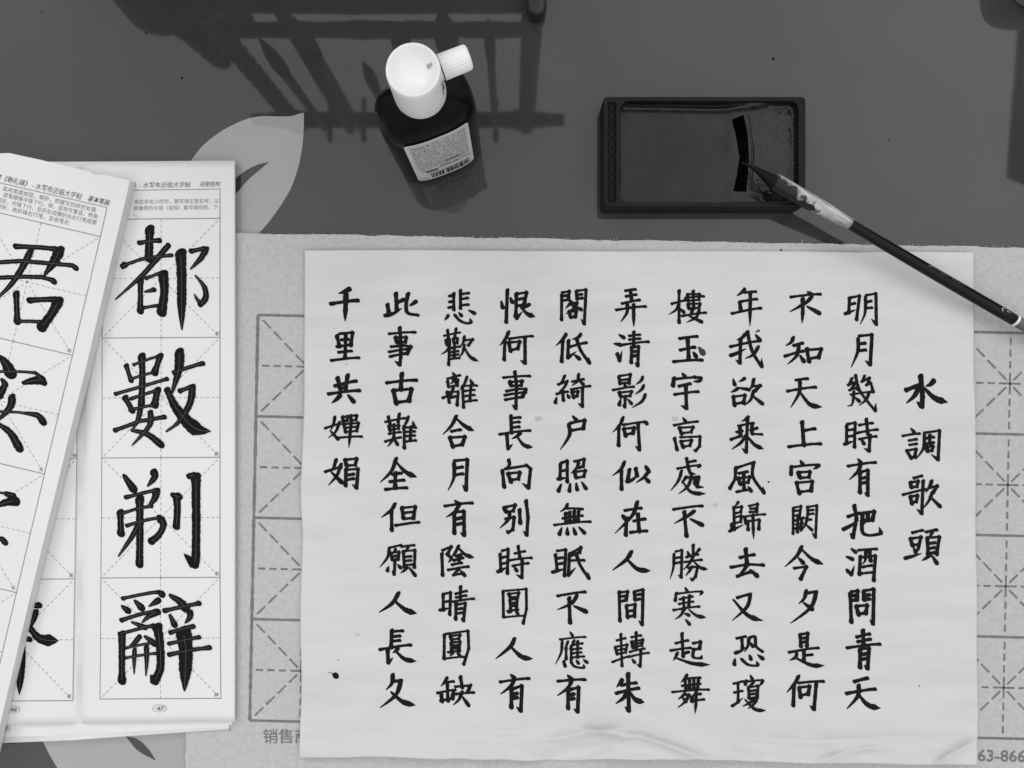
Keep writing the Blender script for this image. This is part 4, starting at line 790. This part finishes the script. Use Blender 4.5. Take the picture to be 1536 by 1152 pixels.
# ================================================================ INKSTONE
st = empty('inkstone', (93*mm_, 112*mm_, 0), 'rectangular black inkstone with wet ink and lattice edge band, under the brush tip', 'inkstone')
X0, X1, Y0, Y1 = 43.9, 141.5, 85.2, 138.4; ZT = 14.0
def rr_d(x, y, x0, x1, y0, y1, r):       # signed distance to a rounded rectangle (negative inside)
    cx, cy = (x0+x1)/2, (y0+y1)/2; qx = abs(x-cx) - (x1-x0)/2 + r; qy = abs(y-cy) - (y1-y0)/2 + r
    return hypot(max(qx,0), max(qy,0)) + min(max(qx,qy), 0) - r
SLOT = [(107.4,129.0),(112.9,131.0),(114.8,121),(115.2,111.8),(115.0,102.5),(114.0,93.6),(108.0,94.2),(109.8,101.5),(111.0,110.6),(109.4,120)]
def inpoly(x, y, pl):
    c = False; j = len(pl)-1
    for i in range(len(pl)):
        if (pl[i][1] > y) != (pl[j][1] > y) and x < (pl[j][0]-pl[i][0])*(y-pl[i][1])/(pl[j][1]-pl[i][1]) + pl[i][0]: c = not c
        j = i
    return c
def hs(x, y):
    d = rr_d(x, y, X0, X1, Y0, Y1, 2.2)
    z = ZT
    if d > -.9: z -= .9*(1 - sqrt(max(0, 1-((d+.9)/.9)**2)))*.8
    b = rr_d(x, y, 52.2, 137.9, 87.4, 136.2, 4.2)
    if b < 0:
        lip = min(1, -b/.5)
        tq = min(1, max(0, (x-98 + 1.6*vn(y*.12, 3, 66))/14)); fl = 7.5 + 1.9*tq*tq*(3-2*tq) + (.28*vn(x*.3, y*.3, 61) + .10*vn(x*1.1, y*1.1, 64))*tq
        fl += .08*vn(x*.7, y*.7, 63)
        if inpoly(x, y, SLOT): fl = 4.2
        else:
            q, t = polyd(x, y, [(115.0,131),(117.3,112),(115.9,94.5)])
            fl += .6*exp(-(q/.55)**2)
            q, t = polyd(x, y, [(53,134.5),(80,134.0),(104,133.6),(122,135.6)]); fl += 2.6*exp(-(q/1.6)**2)
        sidew = max(0, 1 + b/1.6)                      # sloping wall at the foot
        z = ZT - (ZT-fl)*lip; z = max(z, fl + 1.6*sidew*sidew*(b > -1.6))
        z = min(z, ZT - .1)
    if 46.2 < x < 49.9 and 87.9 < y < 135.6: z = ZT - .9
    return z
nx_, ny_ = 392, 214; vs = []
for j in range(ny_+1):
    for i in range(nx_+1):
        x = X0 + (X1-X0)*i/nx_; y = Y0 + (Y1-Y0)*j/ny_
        # pull the outer corners round
        cx = min(max(x, X0+2.2), X1-2.2); cy = min(max(y, Y0+2.2), Y1-2.2); d = hypot(x-cx, y-cy)
        if d > 2.2: x, y = cx+(x-cx)*2.2/d, cy+(y-cy)*2.2/d
        vs.append((x*mm_, y*mm_, hs(x, y)*mm_))
W_ = nx_+1; fs = [(j*W_+i, j*W_+i+1, (j+1)*W_+i+1, (j+1)*W_+i) for j in range(ny_) for i in range(nx_)]
edge = [i for i in range(W_)] + [j*W_+nx_ for j in range(1, ny_+1)] + [ny_*W_+i for i in range(nx_-1, -1, -1)] + [j*W_ for j in range(ny_-1, 0, -1)]
b0 = len(vs); vs += [(vs[k][0], vs[k][1], .0002) for k in edge]; ne = len(edge)
fs += [(edge[(i+1) % ne], edge[i], b0+i, b0+(i+1) % ne) for i in range(ne)]
so_ = mesh_obj('stone_block', vs, fs, M_stone, st)
me = so_.data
me.materials.append(M_stonef); me.materials.append(M_dark); me.materials.append(mat('carved_recess', .004, .7, spec=.15))
for p in me.polygons:
    c = p.center; x, y = (c.x+st.location.x)*1000, (c.y+st.location.y)*1000
    if inpoly(x, y, SLOT): p.material_index = 2
    elif rr_d(x, y, 52.2, 137.9, 87.4, 136.2, 4.2) < -.3: p.material_index = 1
    elif 46.1 < x < 50 and 87.8 < y < 135.7 and c.z < ZT*mm_-.0003: p.material_index = 3
    p.use_smooth = p.normal.z > .5
# the wet ink lying in the shallow well
mb = MB(); n = 0; vv = []; N = 60
out = []
for i in range(N):
    t = i/N; 
for (x, y) in cr([(53.0,89.2),(53.2,112),(53.2,131.8),(56,133.4),(80,132.6),(100,132.4),(106.3,132.2),(107.2,120),(109.2,110),(108.0,100),(107.6,93.5),(108.2,89.2),(104,88.6),(80,88.5),(56,88.4),(53.0,89.2)], 6): out.append((x+.25*vn(y*.7, x*.3, 71), y+.2*vn(x*.4, 2, 72)))
out = out[:-1]
mb.add([(x*mm_, y*mm_, .00815) for x, y in out], [tuple(range(len(out)-1, -1, -1))]); o = mb.obj('ink_pool', M_pool, st)
if o.data.polygons[0].normal.z < 0: o.data.flip_normals()
# lattice of carved diamonds in the edge band
mb = MB(); NC = 11; ch = (135.4-88.1)/NC
def bar(mb, x0, y0, x1, y1, wd, z0, z1):
    L = hypot(x1-x0, y1-y0); nx, ny = -(y1-y0)/L*wd/2, (x1-x0)/L*wd/2
    a = [(x0+nx,y0+ny),(x1+nx,y1+ny),(x1-nx,y1-ny),(x0-nx,y0-ny)]
    mb.add([(p[0]*mm_,p[1]*mm_,z0*mm_) for p in a]+[(p[0]*mm_,p[1]*mm_,z1*mm_) for p in a], [(4,5,6,7),(0,1,5,4),(1,2,6,5),(2,3,7,6),(3,0,4,7)])
for k in range(NC):
    y0, y1 = 88.1+k*ch, 88.1+(k+1)*ch; ym = (y0+y1)/2
    bar(mb, 46.5, y0, 49.6, y1, .42, 13.1, 13.55); bar(mb, 49.6, y0, 46.5, y1, .42, 13.1, 13.54)
mb.obj('carved_lattice', M_stone, st)

# ================================================================ WRITING BRUSH
def BP(px, py, z): return Vector(P(px, py, z))
br = empty('writing_brush', P(1300, 345, .010), 'black lacquered writing brush with clear ferrule, resting on the inkstone corner', 'brush')
# axis from tip to tail, pixel and height
def zax(px): return .0192 - (px-1150)*.0000265
tip = [(1110.5,243.2,.0148,.2),(1115,245,.0152,.5),(1122,247.6,.0158,.62),(1130,251.5,.0165,1.0),(1140,258,.0173,1.65),(1150,265.5,.0182,2.45),(1160,272.2,.0188,3.1),(1172,279,.0189,3.7)]
mb = MB(); mb.sweep([BP(a,b,c) for a, b, c, d in tip], [d*mm_ for *_, d in tip], 26)
hair = mb.obj('brush_hair', M_hair, br, True)
fer = [(1161,273.0,4.05),(1164,274.6,4.25),(1180,283.5,4.2),(1200,294.5,4.0),(1220,305.5,3.75),(1240,316.3,3.4),(1256,325.2,3.0),(1268,332.0,2.75),(1275,335.6,2.7)]
mb = MB(); mb.sweep([BP(a,b,zax(a)) for a, b, d in fer], [d*mm_ for *_, d in fer], 40); ferr = mb.obj('ferrule', M_clear, br, True, 'clear bell ferrule smeared with dried ink')
han = [(1269,332.6,2.35),(1273,334.9,2.42),(1300,351.0,2.52),(1350,380.4,2.68),(1400,409.6,2.78),(1450,438.6,2.82),(1500,467.4,2.80),(1521,479.6,2.74)]
mb = MB(); mb.sweep([BP(a,b,zax(a)) for a, b, d in han], [d*mm_ for *_, d in han], 40); hnd = mb.obj('handle', M_lac, br, True)
rg = [(1521,479.6,2.85),(1524.5,481.6,2.85)]
mb = MB(); mb.sweep([BP(a,b,zax(a)) for a, b, d in rg], [d*mm_ for *_, d in rg], 40); mb.obj('white_ring', M_ringw, br, True)
en = [(1524.5,481.6,2.7),(1545,493.4,2.6),(1575,510.5,2.2),(1590,519,1.4),(1594,521.3,.2)]
mb = MB(); mb.sweep([BP(a,b,zax(a)) for a, b, d in en], [d*mm_ for *_, d in en], 40); mb.obj('end_cap', mat('end_cap_grey', .10, .35), br, True)
# gilt mark near the end and the rubbed writing along the handle, laid on the top of the round handle
d0 = (BP(1500,467.4,zax(1500)) - BP(1300,351,zax(1300))).normalized(); side = Vector((0,0,1)).cross(d0).normalized(); upv = d0.cross(side).normalized()
def onhandle(px0, py0, along, across, r=2.86):
    c = BP(px0, py0, zax(px0)) + d0*along*mm_; a = across/r; return c + (side*sin(a) + upv*cos(a))*r*mm_
def htext(t, px0, py0, size, m, name):
    cu = bpy.data.curves.new('t', 'FONT'); cu.body = t; cu.size = 1; cu.offset = .01; tt = bpy.data.objects.new('t', cu); C.objects.link(tt)
    dg = bpy.context.evaluated_depsgraph_get(); dg.update(); me = bpy.data.meshes.new_from_object(tt.evaluated_get(dg)); bpy.data.objects.remove(tt)
    for v in me.vertices: v.co = onhandle(px0, py0, v.co.x*size, v.co.y*size - size*.35) - br.location
    me.materials.clear(); me.materials.append(m); o = bpy.data.objects.new(name, me); C.objects.link(o); o.parent = br
gm = mat('rubbed_gilt', .22, .5); gw = mat('white_mark', .6, .5)
mb = MB(); rnd = random.Random(9)
for i in range(46):
    t = rnd.uniform(0, 20); c_ = rnd.gauss(1.3, .35); L = rnd.uniform(.3, 1.1); h_ = rnd.uniform(.08, .2)
    mb.add([tuple(onhandle(1385, 400.8, t, c_)), tuple(onhandle(1385, 400.8, t+L, c_)), tuple(onhandle(1385, 400.8, t+L, c_+h_)), tuple(onhandle(1385, 400.8, t, c_+h_))], [(0,1,2,3)])
o = mb.obj('rubbed_lettering', gm, br); o['kind'] = 'stuff'
mb = MB(); arc = [(1.3*cos(a)-.2, .9*sin(a)+.7) for a in [pi*(.35+1.15*i/10) for i in range(11)]]
for (a, b) in zip(arc, arc[1:]):
    mb.add([tuple(onhandle(1500,467.4,a[0],a[1])), tuple(onhandle(1500,467.4,b[0],b[1])), tuple(onhandle(1500,467.4,b[0]*.72,b[1]*.8+.14)), tuple(onhandle(1500,467.4,a[0]*.72,a[1]*.8+.14))], [(0,1,2,3)])
for t in (1.2, 1.8, 2.5): mb.add([tuple(onhandle(1500,467.4,t,.9)), tuple(onhandle(1500,467.4,t+.45,.75)), tuple(onhandle(1500,467.4,t+.4,1.15)), tuple(onhandle(1500,467.4,t,1.2))], [(0,1,2,3)])
mb.obj('white_mark', gw, br)

# ================================================================ BRUSH RACK beyond the top edge, mirrored in the glossy mat
def Q(rx, ry, z): return (rx*S, -ry*S, z)      # plan position, photo pixels from the centre
rk = empty('brush_rack', Q(-235, -653, 0), 'dark wooden brush rack at the top edge, one foot showing, the rest mirrored', 'brush rack')
YR = 653*S
for i, (xr, ylo) in enumerate(((36, 541), (-541, 600))):
    # foot runner with a rounded front end
    mb = MB(); xx = xr*S; pts = []; 
    secs = [(ylo*S+.0002, .35), (ylo*S+.0012, .75), (ylo*S+.003, .95), (ylo*S+.006, 1), (YR+.03, 1), (YR+.036, .4)]
    for y, k in secs:
        hw, ht = .0050*k, .0095*(.55+.45*k)
        pts.append([(xx + c*hw, y, max(.0003, ht*.5 + s_*ht*.5)) for c, s_ in [sup(2*pi*(j+.5)/24, 1, 1, 3.5) for j in range(24)]])
    mb.rings(pts); mb.obj('foot', M_rack, rk, True)
    mb = MB(); z = .008; ps = []; rs = []
    while z < .246:
        b = .5+.5*sin(z*420); r = .0050 + .0019*b if .02 < z < .235 else .0065
        ps.append((xx, YR, z)); rs.append(r); z += .0012
    mb.sweep(ps, rs, 20); mb.obj('turned_post', M_rack, rk, True)
    mb = MB(); mb.sweep([(xx,YR,.256),(xx,YR,.262),(xx,YR,.268),(xx,YR,.274)], [.004,.0065,.006,.001], 20); mb.obj('finial', M_rack, rk, True)
mb = MB(); secs = []
for i in range(41):
    t = i/40; x = (-640 + 768*t)*S; e_ = abs(t-.5)*2; bulge = .0058 + .0022*exp(-((t-.865)/.03)**2) + .0022*exp(-((t-.13)/.03)**2) - (.0012 if e_ > .86 else 0)
    secs.append([(x, YR + a*bulge, .250 + b*bulge) for a, b in [sup(2*pi*(j+.5)/16, 1, 1, 4) for j in range(16)]])
mb.rings(secs); mb.obj('top_bar', M_rack, rk, True)
for z, hh in ((.0885, .0050), (.058, .0034)):
    mb = MB(); secs = []
    for i in range(31):
        t = i/30; x = (-541 + 577*t)*S; q = hh*(1 + .16*sin(t*31) + .14*sin(t*71+1) + .3*exp(-((t-.5)/.12)**2) - .35*max(0, 1-t/.25)*(hh < .004)); secs.append([(x, YR + a*.004, z + b*q) for a, b in [sup(2*pi*(j+.5)/12, 1, 1, 4) for j in range(12)]])
    mb.rings(secs); mb.obj('lower_rail', M_rack, rk, True)
PEG = [-450, -366, -284, -200, -117, -40]
for p in PEG:
    mb = MB(); mb.sweep([(p*S, YR-.0185, .250), (p*S, YR-.016, .250), (p*S, YR-.006, .250), (p*S, YR+.006, .250), (p*S, YR+.016, .250), (p*S, YR+.0185, .250)], [.0012,.0023,.0016,.0016,.0023,.0012], 12); mb.obj('peg', M_rack, rk, True)
HB = [(-450, .070, 4.6, 'medium dark brush hanging from the leftmost peg of the rack, seen as a reflection'),
      (-366, .045, 4.4, 'slim dark brush hanging from the second peg of the rack, seen as a reflection'),
      (-284, .104, 4.2, 'short brush hanging from the third peg, mirrored left of the bottle cap'),
      (-200, .050, 6.5, 'stout brush hanging from the fourth peg, mirrored just above the bottle cap'),
      (-117, .035, 7.4, 'thickest brush hanging from the fifth peg, mirrored above the white spout'),
      (-40, .046, 3.6, 'thin brush hanging from the rightmost peg, mirrored right of the bottle')]
for i, (p, zt, r, lb_) in enumerate(HB):
    x = p*S; y = YR - .0125; o = empty('hanging_brush', (x, y, zt), lb_, 'brush', 'brushes hanging on the rack')
    L = .236 - zt; hl = min(.045, L*.28)
    mb = MB(); mb.sweep([(x,y,zt),(x,y,zt+hl*.15),(x,y,zt+hl*.5),(x,y,zt+hl*.85),(x,y,zt+hl)], [.0002,r*.3*mm_,r*.85*mm_,r*mm_,r*.8*mm_], 18); mb.obj('hair', M_hair, o, True)
    mb = MB(); mb.sweep([(x,y,zt+hl*.98),(x,y,zt+hl+.01),(x,y,zt+L*.85),(x,y,.232),(x,y,.236)], [r*.95*mm_,r*.75*mm_,r*.62*mm_,r*.5*mm_,.001], 18); mb.obj('handle', M_lac, o, True)
    mb = MB(); mb.sweep([(x-.0004,y,.235),(x-.0022,y-.001,.243),(x,y-.002,.2535),(x+.0022,y-.001,.243),(x+.0004,y,.235)], [.0005]*5, 8); mb.obj('loop', M_dark, o, True)

# one leaning brush between rack and post, and the pot of upright brushes left of the rack
o = empty('leaning_brush', Q(-385,-700,0), 'long dark brush leaning against the rack bar, mirrored between the rack posts', 'brush')
A = Vector(Q(-430,-700,.02)); B_ = Vector(Q(-404,-634,.262))
mb = MB(); mb.sweep([A+(B_-A)*t for t in (0,.05,.12,.2)], [.0004,.003,.0052,.0050], 18); mb.obj('hair', M_hair, o, True)
mb = MB(); mb.sweep([A+(B_-A)*t for t in (.2,.3,.7,.98,1)], [.0050,.0044,.0046,.0040,.001], 18); mb.obj('handle', M_lac, o, True)

pot = empty('brush_pot', Q(-655,-742,0), 'dark round pot beyond the top left of the desk, seen only mirrored in the mat', 'pot')
c = Vector(Q(-655,-742,0)); mb = MB()
mb.rings([[(c.x+r*cos(2*pi*k/40), c.y+r*sin(2*pi*k/40), z) for k in range(40)] for r, z in [(.026,.0003),(.028,.004),(.026,.06),(.029,.098),(.027,.098),(.024,.06),(.024,.01)]]); mb.obj('pot_wall', M_rack, pot, True)
rnd = random.Random(21)
labs = ['tallest brush in the dark pot, its rounded head mirrored nearest the copybooks', 'brush in the dark pot whose head is mirrored second from the copybooks', 'brush at the left of the dark pot, mirrored near the top edge', 'leftmost brush in the dark pot, mirrored at the very top edge', 'brush at the right of the dark pot, mirrored beside the rack post', 'brush at the back of the dark pot, mirrored between its neighbours', 'stout brush in the middle of the dark pot, mirrored in the mat', 'brush leaning right in the dark pot, mirrored against the rack rails']
for i, (ix, iy, h_, r) in enumerate([(-428,-478,.200,.0085),(-452,-498,.19,.0085),(-484,-520,.18,.0075),(-515,-548,.17,.007),(-414,-520,.17,.0085),(-455,-545,.16,.009),(-440,-522,.18,.0095),(-392,-535,.165,.009)]):
    k_ = 1 + h_/H; t0 = Vector(Q(ix*k_, iy*k_, h_)); off_ = (t0 - c)*.12; b0_ = Vector((c.x+off_.x, c.y+off_.y, .012)); o = empty('standing_brush', tuple(b0_), labs[i], 'brush', 'brushes in the pot')
    mb = MB(); mb.sweep([b0_+(t0-b0_)*t for t in (0,.3,.72)], [.003,.0036,.0044], 14); mb.obj('handle', M_lac, o, True)
    mb = MB(); mb.sweep([b0_+(t0-b0_)*t for t in (.66,.74,.84,.93,.98,1)], [r*.7,r,r*1.12,r*.95,r*.6,r*.15], 16); mb.obj('hair', M_hair, o, True)

# ================================================================ things at the right edge
gb = empty('grey_case', Q(880,-690,0), 'grey rounded plastic case whose corner shows at the top right', 'case')
mb = MB(); cx, cy = 880*S, 690*S; a, b = (880-741)*S, (690-560)*S; secs = []
for z, k in ((.0003,.98),(.001,1),(.020,1),(.0235,.985),(.025,.95)):
    secs.append([(cx + x*k, cy + y*k, z) for x, y in [sup(2*pi*(j+.5)/64, a, b, 7) for j in range(64)]])
mb.rings(secs); mb.obj('case_body', M_boxg, gb, True)
mb = MB(); mb.rings([[(cx + x*k, cy + y*k, z) for x, y in [sup(2*pi*(j+.5)/64, a, b, 7) for j in range(64)]] for z, k in ((.0252,.90),(.0262,.89),(.0264,.86))]); mb.obj('lid', M_boxd, gb, True)
sb = empty('tall_box', Q(1260,-640,0), 'tall dark box just beyond the right edge, mirrored in the glossy mat', 'box')
TB = [(1130,-472),(1430,-340),(1560,-650),(1156,-810)]
def tbox(k, z0, z1):
    cx = sum(p[0] for p in TB)/4; cy = sum(p[1] for p in TB)/4; mb = MB()
    lo = [Q(cx+(x-cx)*k, cy+(y-cy)*k, z0) for x, y in TB]; hi = [(p[0], p[1], z1) for p in lo]
    mb.add(lo+hi, [(0,3,2,1),(4,5,6,7),(0,1,5,4),(1,2,6,5),(2,3,7,6),(3,0,4,7)]); return mb
o = tbox(.985, .0004, .197).obj('carcass', M_boxd, sb); bevel(o, .0015)
o = tbox(1.0, .1975, .203).obj('top_board', M_boxd, sb); bevel(o, .001)
